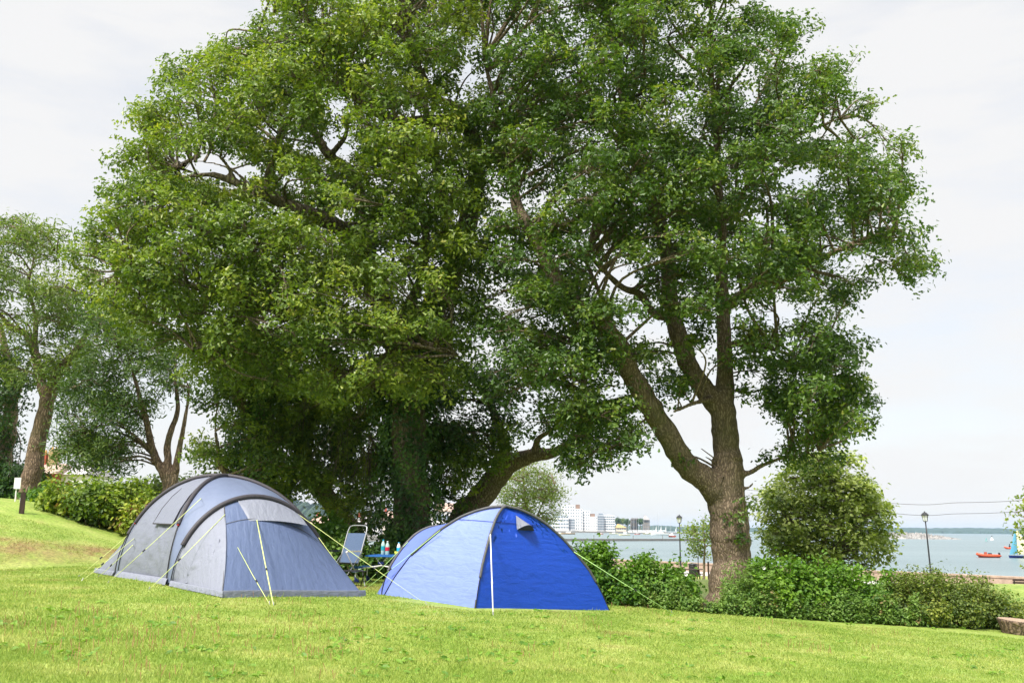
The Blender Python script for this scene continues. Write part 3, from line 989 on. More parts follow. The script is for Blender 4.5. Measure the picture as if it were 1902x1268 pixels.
# the central oak, its trunk wrapped in ivy
b = GX(765, 25.0)
T2 = tree('huge spreading oak behind both tents, its trunk thick with dark ivy', 'tree', b)
specs = [
    [(765, 1040, 25, .55), (765, 960, 25, .48), (762, 860, 25, .46), (758, 760, 25, .44), (760, 690, 25, .42), (790, 600, 25, .36), (840, 500, 25, .31), (872, 400, 24.6, .26), (885, 310, 24, .22), (872, 243, 23.4, .19), (820, 225, 22.8, .16), (742, 226, 22.3, .14), (690, 203, 22, .11), (640, 165, 21.8, .08), (590, 130, 21.7, .05)],
    [(760, 720, 25, .33), (725, 620, 24.6, .30), (690, 510, 24, .26), (650, 440, 23.3, .22), (602, 408, 22.6, .19), (548, 388, 22.1, .17), (500, 365, 21.8, .14), (445, 342, 21.5, .10), (395, 325, 21.4, .075), (340, 330, 21.3, .045), (310, 335, 21.3, .03)],
    [(503, 370, 21.8, .08), (495, 330, 21.7, .07), (508, 290, 21.6, .055), (520, 240, 21.7, .04), (560, 190, 21.8, .025)],
    [(440, 342, 21.5, .07), (420, 305, 21.3, .05), (395, 285, 21.2, .035), (350, 290, 21.2, .025)],
    [(470, 352, 21.7, .06), (430, 315, 21.9, .045), (370, 300, 22, .03), (330, 312, 22, .02)],
    [(875, 250, 23.4, .13), (850, 200, 23, .11), (805, 180, 22.6, .095), (785, 135, 22.3, .07), (740, 60, 22, .04)],
    [(690, 510, 24, .19), (680, 400, 24.5, .16), (650, 320, 24.3, .14), (612, 290, 24, .13), (580, 240, 23.8, .11), (520, 150, 23.5, .07), (480, 60, 23.4, .035)],
    [(612, 290, 24, .09), (640, 255, 23.4, .07), (650, 215, 23, .05), (690, 190, 22.6, .035)],
    [(750, 735, 25, .30), (690, 705, 24.5, .26), (635, 700, 24, .22), (610, 670, 23.6, .20), (560, 600, 23, .17), (470, 560, 22, .13), (350, 530, 21.5, .08), (230, 500, 21.3, .04)],
    [(560, 600, 23, .13), (500, 500, 22.5, .10), (400, 440, 22, .07), (280, 400, 21.8, .035)],
    [(840, 500, 25, .2), (820, 350, 26, .16), (790, 200, 26.5, .12), (760, 60, 27, .07), (750, -60, 27, .03)],
    [(470, 560, 22, .1), (420, 620, 21.6, .07), (360, 650, 21.4, .04)],
    [(725, 620, 24.6, .15), (780, 520, 23, .12), (790, 400, 22, .09), (760, 320, 21.5, .05)],
    [(690, 705, 24.5, .14), (720, 660, 23, .11), (800, 640, 22, .08), (850, 660, 21.5, .04)],
    [(680, 400, 24.5, .1), (560, 300, 26, .08), (430, 200, 26.5, .05), (330, 150, 26.5, .03)],
    [(520, 60, 24, .03), (512, 35, 23.9, .016), (505, -5, 23.9, .01)],
    [(500, 62, 24, .025), (480, 48, 23.9, .014), (455, 28, 23.9, .008)],
    [(512, 35, 23.9, .014), (490, 12, 23.9, .01), (470, -5, 23.9, .007)],
]
limbs2 = limbs_of(specs)
trunk_mesh(T2, limbs2, M['bark_grey'], voxel=0.05)
poly = [(550, -120), (900, -140), (905, 100), (905, 400), (890, 560), (870, 690), (830, 740), (740, 740), (680, 760), (600, 750), (520, 730), (430, 715), (360, 690), (300, 650), (225, 605), (158, 545), (126, 482), (162, 425), (205, 345), (212, 275), (262, 195), (312, 122), (400, 84), (476, 56), (500, -30)]
holes2 = [(368, 306, 64, 30), (446, 320, 42, 24), (500, 245, 28, 22), (625, 205, 30, 20), (645, 275, 24, 26), (540, 335, 26, 18), (875, 110, 18, 28), (600, 20, 22, 18), (300, 385, 20, 12), (250, 255, 16, 20), (430, 150, 22, 14), (760, 60, 18, 18), (700, 330, 16, 20), (205, 505, 16, 18)]
front2 = [h + (24,) for h in [(560, 392, 45, 14), (490, 362, 30, 14), (430, 338, 40, 12), (860, 240, 22, 14), (790, 225, 40, 10), (720, 215, 40, 12), (660, 180, 25, 14), (835, 190, 20, 14), (795, 150, 12, 24), (640, 690, 26, 18), (700, 640, 14, 26), (600, 405, 20, 12), (520, 376, 40, 14), (610, 270, 14, 40)]]
front2 = holes2 + front2
bl2 = crown_blobs(poly, 23.2, 3.4, 310, (0.42, 0.88), front2, sep=1.12)
bl2 += crown_blobs(poly, 22.8, 3.2, 115, (0.34, 0.72), front2, side=(-1.05, -.6), sep=1.25)
bl2 += crown_blobs([(520, 700), (860, 660), (850, 800), (800, 900), (720, 900), (640, 880), (560, 850), (520, 780)], 26.4, 1.3, 55, (.42, .75), [(640, 690, 20, 18), (655, 900, 18, 20), (850, 830, 18, 20), (620, 830, 14, 14), (690, 840, 12, 16)], dmax=80, side=(-.3, 1))
bl2 += crown_blobs([(560, 860), (640, 850), (700, 900), (720, 1000), (660, 1000), (590, 960)], 26.2, .8, 24, (.28, .5), [(640, 985, 26, 16)], dmax=50)
bl2 += crown_blobs([(820, 830), (900, 790), (960, 790), (940, 850), (900, 890), (850, 930), (815, 900)], 26.0, .8, 22, (.25, .48), [(838, 935, 18, 16)], dmax=50)
n2 = foliage(T2, bl2, nodes_of(limbs2, .24), M['oakl'], per=18, tips_k=43, size=.114, spread=.118, wild=.5, holes=front2, tint=(.2, .62), bark=M['bark_grey'])
ivy_on(T2, [(765, 1010, 25, .72), (762, 930, 25, .70), (758, 840, 25, .72), (760, 740, 25, .75), (770, 670, 25, .6), (800, 600, 25, .45)], 13000, M['ivy'])

# the ivied tree by the grey tent
b = GX(485, 27.5)
T3 = tree('ivy-wrapped tree with low dark foliage directly behind the grey tent', 'tree', b, 'ivied_tree')
limbs = limbs_of([[(488, 990, 27.5, .42), (486, 880, 27.5, .4), (484, 780, 27.5, .36), (480, 690, 27.5, .3), (470, 600, 27.3, .2), (450, 500, 27, .1)],
                  [(484, 800, 27.5, .2), (430, 720, 26.8, .14), (390, 640, 26.5, .06)], [(484, 760, 27.5, .2), (540, 680, 27, .14), (580, 620, 26.6, .06)],
                  [(430, 890, 27, .12), (410, 860, 26.8, .1), (400, 800, 26.6, .05)]])
trunk_mesh(T3, limbs, M['bark'], voxel=0.06)
bl3 = crown_blobs([(335, 560), (560, 640), (600, 740), (590, 900), (520, 935), (450, 880), (360, 890), (335, 800), (365, 740), (340, 690)], 27, 1.8, 60, (.45, .8), [(340, 745, 22, 30)], dmax=80)
n3 = foliage(T3, bl3, nodes_of(limbs), M['oakl'], per=19, tips_k=30, size=.125, spread=.15, tint=(.1, .6))
ivy_on(T3, [(488, 960, 27.5, .68), (486, 880, 27.5, .78), (484, 800, 27.5, .8), (482, 730, 27.5, .65)], 9000, M['ivy'])

# leaning tree between the ivied trunks
b = GX(660, 28.5)
T4 = tree('dark brown tree leaning left between the two ivied trunks', 'tree', b, 'leaning_tree')
limbs = limbs_of([[(665, 1010, 28.5, .34), (635, 960, 28.5, .30), (600, 915, 28.5, .27), (572, 875, 28.4, .24), (558, 820, 28.3, .18), (560, 740, 28, .1)],
                  [(600, 915, 28.5, .16), (640, 850, 28, .12), (680, 780, 27.8, .06)]])
trunk_mesh(T4, limbs, M['bark'], voxel=0.06)
bl4 = crown_blobs([(560, 740), (710, 740), (700, 880), (690, 960), (640, 930), (590, 850), (560, 830)], 28.3, 1.6, 30, (.4, .7), [(640, 900, 16, 18), (690, 890, 14, 20)], dmax=60)
foliage(T4, bl4, nodes_of(limbs), M['dark'], per=19, tips_k=26, size=.12, spread=.19, tint=(.15, .6))

# leaning limb tree behind the blue tent
b = GX(855, 27.5)
T5 = tree('short tree with a bare bent brown trunk leaning right over the blue tent', 'tree', b, 'leaning_tree')
limbs = limbs_of([[(840, 1030, 27.5, .45), (858, 965, 27.5, .40), (890, 925, 27.4, .36), (922, 885, 27.2, .32), (950, 860, 27, .26), (990, 845, 26.8, .20), (1035, 838, 26.6, .14), (1080, 800, 26.4, .09), (1130, 770, 26.2, .05)],
                  [(940, 870, 27.1, .2), (930, 800, 26.8, .14), (900, 730, 26.5, .08)], [(995, 845, 26.8, .12), (1000, 815, 26.6, .09), (1040, 790, 26.4, .05)],
                  [(870, 945, 27.5, .05), (830, 915, 27.2, .04), (800, 905, 27.1, .025)]])
trunk_mesh(T5, limbs, M['bark'], voxel=0.05)
bl5 = crown_blobs([(800, 700), (900, 660), (1000, 700), (1010, 800), (965, 830), (905, 845), (865, 890), (830, 930), (800, 850)], 26.8, 1.7, 40, (.4, .7), [(975, 770, 24, 30), (835, 925, 22, 10)], dmax=60)
bl5 += crown_blobs([(1040, 760), (1130, 760), (1190, 800), (1120, 880), (1060, 860)], 26.2, .7, 14, (.25, .5), (), dmax=40)
bl5 += crown_blobs([(800, 900), (855, 905), (870, 965), (800, 985)], 26.6, .4, 7, (.18, .3), [(828, 945, 18, 18)], dmax=40)
foliage(T5, bl5, nodes_of(limbs, .3), M['dark'], per=19, tips_k=26, size=.12, spread=.18, tint=(.15, .55))

# airy pale tree behind the blue tent
b = GX(985, 36.0)
o = tree('small airy pale green tree rising behind the blue tent', 'tree', b, 'willow_tree')
limbs = limbs_of([[(985, 1060, 36, .12), (985, 980, 36, .09), (975, 920, 36, .05), (970, 870, 36, .025)], [(985, 990, 36, .06), (1010, 930, 35.8, .03), (1030, 900, 35.7, .015)]], 4)
trunk_mesh(o, limbs, M['bark_grey'], voxel=0.03)
blw = crown_blobs([(930, 880), (985, 850), (1025, 875), (1048, 915), (1030, 945), (1045, 965), (990, 980), (930, 960)], 36, 1.4, 60, (.35, .6), (), dmax=40)
foliage(o, blw, nodes_of(limbs), M['willow'], per=17, tips_k=22, size=.13, spread=.2, shape=LEAF_NARROW, tint=(.3, .75))

# left: tall ash, drooping ash, dark tree at the edge
b = GX(51, 38.0)
o = tree('tall open ash tree with a leaning reddish trunk near the left edge', 'tree', b, 'ash_tree')
limbs = limbs_of([[(46, 945, 38, .48), (56, 900, 38, .43), (72, 810, 38, .38), (92, 735, 38, .32), (104, 700, 38, .26), (120, 675, 37.8, .20), (142, 650, 37.6, .16), (163, 615, 37.5, .12), (185, 560, 37.4, .06)],
                  [(88, 750, 38, .24), (72, 690, 38.2, .22), (64, 650, 38.4, .20), (48, 620, 38.5, .16), (20, 605, 38.6, .12), (-20, 560, 38.6, .06)],
                  [(64, 650, 38.4, .14), (66, 590, 38.4, .11), (52, 530, 38.3, .085), (62, 480, 38.2, .06), (40, 430, 38.2, .03)],
                  [(66, 590, 38.4, .08), (95, 540, 38.2, .06), (110, 490, 38, .04), (90, 440, 38, .02)],
                  [(142, 650, 37.6, .08), (170, 640, 37.4, .06), (200, 650, 37.2, .03)], [(64, 600, 38.4, .07), (120, 575, 38, .05), (165, 540, 37.8, .025)]])
for q in limbs:
    q[:, 3] *= .86
trunk_mesh(o, limbs, M['bark_red'], voxel=0.05)
bla = crown_blobs([(-60, 405), (60, 400), (135, 425), (150, 500), (195, 560), (185, 640), (130, 730), (60, 730), (0, 690), (-90, 600)], 38, 3.0, 62, (.6, 1.05), [(135, 560, 14, 26), (35, 560, 20, 24), (85, 500, 18, 26), (30, 470, 14, 20), (135, 480, 12, 30), (90, 640, 16, 22), (5, 640, 12, 16)], dmax=90, sep=.8)
foliage(o, bla, nodes_of(limbs), M['ash'], per=12, tips_k=20, size=.23, spread=.2, shape=LEAF_NARROW, tint=(.15, .6), bark=M['bark_red'])

b = GX(310, 35.0)
o = tree('many-stemmed drooping ash with dark feathery leaves behind the hedge', 'tree', b, 'ash_tree')
limbs = limbs_of([[(312, 930, 35, .2), (308, 890, 35, .17), (285, 840, 35, .14), (272, 780, 34.8, .11), (255, 720, 34.6, .08), (235, 650, 34.4, .04)],
                  [(314, 930, 35, .2), (313, 880, 35, .15), (312, 820, 35.1, .12), (330, 760, 35.2, .09), (325, 700, 35.2, .06), (330, 640, 35.2, .03)],
                  [(318, 930, 35, .18), (325, 880, 35, .14), (332, 840, 34.9, .11), (345, 770, 34.8, .07), (352, 720, 34.7, .04)],
                  [(285, 840, 35, .07), (220, 790, 34.5, .05), (160, 800, 34.2, .03)], [(272, 780, 34.8, .06), (200, 720, 34.4, .04), (140, 720, 34.2, .025)]])
trunk_mesh(o, limbs, M['bark_red'], voxel=0.04)
blb = crown_blobs([(150, 560), (240, 600), (330, 640), (340, 690), (280, 760), (262, 850), (220, 880), (150, 885), (105, 850), (105, 740), (160, 660)], 34.8, 2.0, 75, (.5, .95), [(300, 800, 30, 40), (262, 700, 14, 14), (320, 720, 12, 24)], dmax=80)
blb += crown_blobs([(290, 640), (350, 650), (350, 760), (310, 740)], 35, .8, 7, (.3, .5), (), dmax=40)
foliage(o, blb, nodes_of(limbs, .16), M['ash2'], per=17, tips_k=21, size=.20, spread=.22, shape=LEAF_NARROW, tint=(.25, .8), bark=M['bark_red'])

b = GX(5, 41.0)
o = tree('dark ivy-clad tree at the far left edge beside the white sign', 'tree', b, 'ivied_tree')
limbs = limbs_of([[(2, 950, 41, .4), (8, 850, 41, .35), (20, 760, 41, .28), (15, 680, 41, .2), (0, 600, 41, .1)], [(20, 760, 41, .15), (45, 700, 40.5, .1), (60, 660, 40, .05)]])
trunk_mesh(o, limbs, M['bark'], voxel=0.06)
blc = crown_blobs([(-90, 620), (30, 630), (55, 700), (45, 800), (30, 850), (60, 900), (60, 925), (-90, 930)], 40.5, 2.0, 55, (.55, 1.0), [(50, 830, 14, 30)], dmax=80)
foliage(o, blc, nodes_of(limbs, .3), M['dark'], per=16, tips_k=18, size=.16, spread=.24, tint=(.05, .4))

# round tree by the oak
cb = GX(1530, 34.0)
o = tree('round dense pale leafy tree standing right of the bare oak trunk', 'tree', cb, 'lime_tree')
limbs = limbs_of([[(1527, 1112, 34, .17), (1528, 1060, 34, .14), (1530, 990, 34, .1), (1532, 900, 34, .05)], [(1528, 1050, 34, .08), (1470, 970, 33.6, .03)], [(1530, 1030, 34, .08), (1600, 960, 33.7, .03)]], 5)
trunk_mesh(o, limbs, M['bark_grey'], voxel=0.04)
blr = crown_blobs([(1535, 832), (1585, 845), (1605, 890), (1640, 920), (1652, 970), (1660, 1010), (1620, 1050), (1560, 1075), (1500, 1062), (1440, 1040), (1408, 1010), (1415, 940), (1445, 890), (1480, 850)], 34, 2.2, 150, (.38, .66), (), dmax=110)
foliage(o, blr, nodes_of(limbs), M['lime'], per=17, tips_k=22, size=.16, spread=.15, shape=LEAF_OVAL, tint=(.2, .7), bark=M['bark_grey'], wild=.45, up=.7)

# sapling on the promenade lawn
cb = GX(1307, 50.0)
o = tree('slender young staked tree on the promenade grass left of the oak trunk', 'tree', cb, 'sapling')
limbs = limbs_of([[(1307, 1088, 50, .07), (1308, 1040, 50, .06), (1309, 1010, 50, .045), (1306, 970, 50, .02)], [(1309, 1020, 50, .03), (1320, 1000, 50, .015)], [(1309, 1010, 50, .03), (1290, 990, 50, .015)]], 4)
trunk_mesh(o, limbs, M['bark_grey'], voxel=0.025)
blp = crown_blobs([(1295, 950), (1315, 962), (1328, 1000), (1330, 1030), (1310, 1035), (1285, 1030), (1272, 990), (1280, 965)], 50, 1.0, 26, (.3, .5), (), dmax=30)
foliage(o, blp, nodes_of(limbs), M['willow'], per=9, tips_k=14, size=.15, spread=.2, shape=LEAF_OVAL, tint=(.25, .7))
mb = MB()
p = GX(1317, 50.0)
mb.tube([p, p + np.array((0, 0, 1.5))], .045, 6)
mb.build('stake', M['postwood'], o)

# branch ends of a tree standing past the right edge
cb = GX(1990, 26.0)
o = tree('leafy tree mostly outside the right edge with sprays before the sail', 'tree', cb, 'roadside_tree')
limbs = limbs_of([[(1990, 1130, 26, .16), (1985, 1000, 26, .12), (1980, 850, 26, .06)], [(1985, 1010, 26, .05), (1930, 1000, 25.8, .02)]], 5)
trunk_mesh(o, limbs, M['bark_grey'], voxel=0.04)
blq = crown_blobs([(1893, 945), (1960, 860), (2060, 880), (2080, 1020), (2000, 1080), (1893, 1055)], 26, 1.2, 40, (.3, .55), (), dmax=60)
foliage(o, blq, nodes_of(limbs), M['oakl'], per=13, tips_k=16, size=.12, spread=.15, tint=(.3, .7))


# ------------------------------------------------------------------ hedges and shrubs
def masses(px0, px1, tops, Y, n, depth=.8, rx=.5):
    """foliage masses along a hedge: tops = [(px, py)] of its upper edge, standing on the ground"""
    out = []
    tx, ty = zip(*tops)
    for px in np.linspace(px0, px1, n):
        Yk = Y + rng.uniform(-.5, .5) * depth
        g = GX(px, Yk)
        top = P(px, np.interp(px, tx, ty) + rng.uniform(-4, 6), Yk)
        h = max(.22, (top[2] - g[2]) * (.78 if Y < 22 else .92) * rng.uniform(.82, 1.04))
        out.append((np.array((g[0], g[1], g[2] + h * .52)), (rx * rng.uniform(.8, 1.2), depth * .55, h * .5)))
    return out


HG = 'hedge clumps along the top of the bank'
shrub('hedge_clump', 'yellow-green hedge clump browned at its left end, left on the bank', 'hedge', masses(104, 178, [(90, 914), (120, 903), (180, 898)], 30.5, 5, 1.3, .6), M['hedge'], .15, 8, 38, group=HG, tint=(.2, .75), spread=.13, sprigs=5)
shrub('hedge_clump', 'pale green hedge clump in the middle of the bank hedge', 'hedge', masses(190, 245, [(180, 890), (215, 902), (250, 905)], 30.3, 4, 1.3, .6), M['hedge'], .15, 8, 38, group=HG, tint=(.35, .85), spread=.13, sprigs=5)
shrub('hedge_clump', 'bright yellow hedge clump touching the left side of the grey tent', 'hedge', masses(258, 330, [(250, 908), (280, 912), (330, 930)], 30.0, 5, 1.3, .6), M['hedge'], .15, 8, 38, group=HG, tint=(.45, .95), spread=.13, sprigs=4)
shrub('shrub', 'dark green low growth at the foot of the leaning ash', 'shrub', masses(62, 110, [(60, 912), (110, 900)], 36, 4, 1.2, .6), M['bind'], .16, 8, 28, spread=.14, tint=(.1, .5))
shrub('shrub', 'shadowy tangled shrub behind the white sign at far left', 'shrub', masses(-25, 48, [(-30, 850), (50, 860)], 40, 5, 1.4, .8), M['ivy'], .17, 8, 28, spread=.16, tint=(.1, .6))
shrub('shrub', 'grey-green bush behind the yellow hedge under the drooping ash', 'shrub', masses(250, 360, [(240, 880), (300, 868), (360, 878)], 39, 6, 1.5, .9), M['ash'], .17, 8, 26, spread=.17, tint=(.1, .5))
shrub('shrub', 'shady leafy bush behind the camping chair', 'shrub', masses(585, 625, [(580, 955), (630, 965)], 24.5, 4, 1.0, .45), M['bind'], .12, 8, 36, LEAF_HEART, spread=.12, tint=(.1, .6))
shrub('shrub', 'dark green bush behind the folding table and bottles', 'shrub', masses(640, 720, [(630, 985), (660, 1000), (690, 1012), (725, 1000)], 23.4, 6, .8, .35), M['ivy'], .11, 9, 46, LEAF_HEART, spread=.11, tint=(.2, .85))
shrub('shrub', 'ivy-covered growth at the foot of the ivied trunk left of the blue tent', 'shrub', masses(725, 800, [(720, 975), (760, 965), (810, 985)], 24.0, 5, .8, .4), M['ivy'], .11, 9, 46, LEAF_HEART, spread=.11, tint=(.15, .7))
shrub('shrub', 'low dark shrub in the gap behind the top of the blue tent', 'shrub', masses(800, 900, [(800, 985), (830, 965), (900, 960)], 26.5, 6, .8, .4), M['ivy'], .11, 8, 40, LEAF_HEART, spread=.12, tint=(.1, .6))

HR = 'bushes along the right-hand edge of the lawn'
s1 = shrub('bramble_bush', 'tall leafy climber tip rising at the right side of the blue tent', 'bush', masses(1088, 1125, [(1060, 1030), (1085, 1018), (1110, 1030), (1140, 1035)], 20.8, 6, .7, .28), M['bind'], .082, 13, 75, LEAF_HEART, group=HR, spread=.10, tint=(.15, .6), sprigs=16)
s2 = shrub('bramble_bush', 'middle green bush between the blue tent and the rounded ivy bush', 'bush', masses(1158, 1208, [(1140, 1040), (1170, 1050), (1230, 1062)], 20.4, 7, .7, .30), M['bind'], .078, 13, 75, LEAF_HEART, group=HR, spread=.10, tint=(.1, .6), sprigs=20)
s3 = shrub('bramble_bush', 'rounded bindweed and ivy bush with one white flower left of the oak trunk', 'bush', masses(1240, 1268, [(1225, 1060), (1260, 1050), (1300, 1075)], 20.2, 6, .7, .28), M['bind'], .08, 14, 75, LEAF_HEART, group=HR, spread=.10, tint=(.1, .6), sprigs=2)
s4 = shrub('bramble_bush', 'bright bindweed bush climbing at the right foot of the oak trunk', 'bush', masses(1408, 1466, [(1375, 1075), (1400, 1050), (1440, 1048), (1475, 1040)], 20.8, 7, .8, .3), M['bind'], .088, 14, 75, LEAF_HEART, group=HR, spread=.10, tint=(.35, .9), sprigs=14)
s5 = shrub('bramble_bush', 'tallest bindweed bush, pale tip, before the round lime tree', 'bush', masses(1478, 1560, [(1475, 1040), (1500, 1042), (1520, 1062), (1560, 1066)], 20.8, 6, .8, .3), M['bind'], .086, 13, 75, LEAF_HEART, group=HR, spread=.10, tint=(.3, .8), sprigs=14)
s6 = shrub('bramble_bush', 'leafy bush right of the round lime tree', 'bush', masses(1568, 1662, [(1560, 1076), (1600, 1076), (1660, 1086)], 20.8, 7, .8, .3), M['bind'], .082, 13, 75, LEAF_HEART, group=HR, spread=.10, tint=(.2, .7), sprigs=16)
s7 = shrub('bramble_bush', 'twiggy bramble with bare stalks before the right lamp post', 'bush', masses(1670, 1790, [(1660, 1086), (1700, 1076), (1750, 1072), (1790, 1084)], 20.8, 8, .9, .3), M['bramble'], .062, 15, 85, group=HR, spread=.09, tint=(.25, .8), sprigs=40)
s8 = shrub('bramble_bush', 'yellowish bramble bush above the tree stump at the right edge', 'bush', masses(1800, 1915, [(1790, 1094), (1850, 1104), (1930, 1104)], 21.5, 8, .8, .3), M['bramble'], .065, 15, 85, group=HR, spread=.09, tint=(.25, .85), sprigs=10)
s9 = shrub('fern_bush', 'ferny green shrub leaning against the oak trunk base', 'bush', masses(1366, 1388, [(1350, 1095), (1375, 1062), (1400, 1070)], 20.6, 4, .5, .18), M['nettle'], .10, 9, 70, LEAF_NARROW, spread=.10, tint=(.2, .7), sprigs=10)
for s, spots in ((s3, [(1274, 1066)]), (s4, [(1419, 1054)])):
    for (px, py) in spots:
        Yf = BASE[s.name][1] - .62
        c = P(px, py, Yf)
        mb = MB()
        Vp = [tuple(c + np.array((0, .06, 0)))] + [tuple(c + np.array((.034 * math.cos(a_), -.01, .034 * math.sin(a_)))) for a_ in np.linspace(0, 2 * math.pi, 10, endpoint=False)]
        mb.add(Vp, [(0, 1 + i, 1 + (i + 1) % 10) for i in range(10)])
        mb.build('flower', M['petal'], s)

# nettles and ground cover in front of the bushes
pts = []
for px in np.arange(1190, 1900, 1.15):
    ya = G(px, np.interp(px, [1190, 1300, 1500, 1700, 1850, 1900], [1128, 1138, 1152, 1164, 1168, 1168]))[1]
    for _ in range(5):
        pts.append((px, ya + .1 + rng.uniform(0, 1) ** 1.2 * 1.6))
T, TC, mb = [], [], MB()
for px, Y in pts:
    if 1288 < px < 1345 and Y > 19.6 or px > 1846 and Y < 20.7:
        continue
    g = GX(px + rng.uniform(-2, 2), Y)
    front = float(np.clip((Y - 17) / 3, 0, 1))
    h = rng.uniform(.10, .34) * (0.75 + .5 * front) * (.55 + .45 * math.sin(px * .043) ** 2 + .5 * math.sin(px * .017 + Y * 2) ** 2) * (1.6 if rng.uniform() < .15 else 1) * (.5 if 1270 < px < 1350 else 1)
    top = g + np.array((rng.normal() * .04, rng.normal() * .04, h))
    mb.tube([g, top], [.004, .003], 3, False)
    k = int(4 + h * 16)
    f = np.linspace(.15, 1, k)[:, None]
    T.append(g + (top - g) * f + rng.normal(size=(k, 3)) * np.array((.035, .035, .01)))
    TC.append(np.full(k, np.clip(rng.normal(.45, .2), 0, 1)))
T, TC = np.vstack(T), np.concatenate(TC)
V, F, ti = clump_leaves(T, np.repeat(np.array([[0, -.3, .5]]), len(T), 0), 4, .062, .03, LEAF_OVAL, TC, .5, .6)
n0 = len(F)
setkind(tag(obj('nettles', V, F, M['nettle'], origin=(6, 18, -.6), tint=ti), 'low nettles and weeds along the edge of the lawn under the bushes', 'weeds'), 'stuff')

# ------------------------------------------------------------------ lawn blades
nb = 680000
pxs = rng.uniform(-180, 2080, nb)
Yb = 5.6 * (28 / 5.6) ** (rng.uniform(0, 1, nb) ** .95)
Xb = (pxs - 951) / FPX * Yb * 1.02
keep = np.ones(nb, bool)
Zb = gz(Xb, Yb)
# nothing grows under the tents
def tri_in(poly):
    return in_poly(Xb, Yb, poly)
tent_foot = [np.array([(-4.4, 15.35), (-2.75, 17.6), (-3.6, 19.0), (-6.6, 22.6), (-8.75, 20.7), (-6, 17.1)]),
             np.array([(-.6, 16.35), (1.75, 18.0), (.4, 19.2), (-2.3, 17.45)])]
for tf in tent_foot:
    keep &= ~tri_in(tf.mean(0) + (tf - tf.mean(0)) * .955)
lawn_edge = np.interp(pxs, [1190, 1300, 1500, 1700, 1850, 1900], [19.3, 19.2, 18.5, 18.3, 18.3, 18.3])
keep &= ~((pxs > 1190) & (Yb > lawn_edge + .6))
Xb, Yb, Zb = Xb[keep], Yb[keep], Zb[keep]
nb = len(Xb)
cl_ = rng.uniform(size=(400, 400))
patch = .6 * cl_[(Xb * 7.3).astype(int) % 400, (Yb * 7.3).astype(int) % 400] + .4 * cl_[(Xb * 2.1 + 50).astype(int) % 400, (Yb * 2.1).astype(int) % 400]
hgt = rng.uniform(.012, .036, nb) * (1 + .45 * np.clip((13 - Yb) / 6, 0, 1)) * (.75 + .6 * patch) * np.where(rng.uniform(size=nb) < .015, 2.4, 1)
wd = np.clip(.0011 * Yb, .006, .022) * rng.uniform(.5, 1, nb)
ang = rng.uniform(0, 2 * math.pi, nb)
lean = rng.uniform(.2, 1.1, nb) * hgt
la = rng.uniform(0, 2 * math.pi, nb)
B0 = np.stack([Xb, Yb, Zb - .004], 1)
sd_ = np.stack([np.cos(ang), np.sin(ang), np.zeros(nb)], 1) * wd[:, None] * .5
tipv = B0 + np.stack([np.cos(la) * lean, np.sin(la) * lean, hgt], 1)
V = np.stack([B0 - sd_, B0 + sd_, tipv], 1).reshape(-1, 3)
F = np.arange(nb * 3).reshape(-1, 3)
ti = np.clip(rng.normal(.42, .24, nb), 0, 1)
gr = setkind(tag(obj('grass', V, F, M['blade'], tint=ti), 'short mown green lawn grass round the tents', 'grass'), 'stuff')
a = gr.data.attributes.new('dry', 'FLOAT', 'FACE')
a.data.foreach_set('value', dryness(Xb, Yb).astype(np.float32))

# seed stalks, weeds and daisies in the lawn
n_ = 900
cx = rng.uniform(20, 1880, 60)
cyy = rng.uniform(1120, 1255, 60)
cx[:26], cyy[:26] = rng.uniform(30, 620, 26), rng.uniform(1105, 1215, 26)
Vs, Fs, ts = [], [], []
mbw = MB()
for k in range(60):
    g0 = G(cx[k], cyy[k])
    for _ in range(int(rng.integers(4, 16))):
        p = g0 + np.array((rng.normal() * .28, rng.normal() * .28, 0))
        p[2] = gz(p[0], p[1])
        h = rng.uniform(.05, .11)
        mbw.tube([p, p + np.array((rng.normal() * .012, rng.normal() * .012, h))], [.0022, .0034], 3, False)
setkind(tag(mbw.build('seed_stalks', M['seed'], origin=(-2, 12, 0)), 'thin brown seed stalks standing in the short lawn', 'weeds'), 'stuff')
T, O = [], []
for k in range(150):
    g0 = G(rng.uniform(0, 1900), 1108 + 155 * rng.uniform() ** .8)
    if any(in_poly(g0[0], g0[1], tf) for tf in tent_foot):
        continue
    m_ = int(rng.integers(3, 12))
    q = g0 + rng.normal(size=(m_, 3)) * np.array((.09, .09, 0))
    q[:, 2] = gz(q[:, 0], q[:, 1]) + .022
    T.append(q)
T = np.vstack(T)
V, F = leaves(T, rng.normal(size=T.shape) * .3 + np.array((0, -.2, 1)), rng.uniform(.05, .10, len(T)), LEAF_OVAL)
setkind(tag(obj('lawn_weeds', V, F, M['bind'], origin=(0, 12, 0), tint=np.repeat(rng.uniform(.3, 1, len(T)), 2)), 'broad leaved weeds and clover scattered in the lawn', 'weeds'), 'stuff')


# ------------------------------------------------------------------ tents
def loft(A, B, nv, sag=None, lift=0.0):
    """cloth between two curves with the same number of points; sag = offset vector at mid-height"""
    A, B = np.asarray(A, float), np.asarray(B, float)
    n = len(A)
    rows, uv = [], []
    for k in range(nv + 1):
        f = k / nv
        row = A + (B - A) * f
        if sag is not None:
            row = row + np.asarray(sag) * math.sin(math.pi * f)
        rows.append(row)
        uv.append(np.stack([np.linspace(0, 1, n), np.full(n, f)], 1))
    i = (np.arange(nv)[:, None] * n + np.arange(n - 1)[None]).ravel()
    return np.vstack(rows), np.stack([i, i + 1, i + n + 1, i + n], 1), np.vstack(uv)


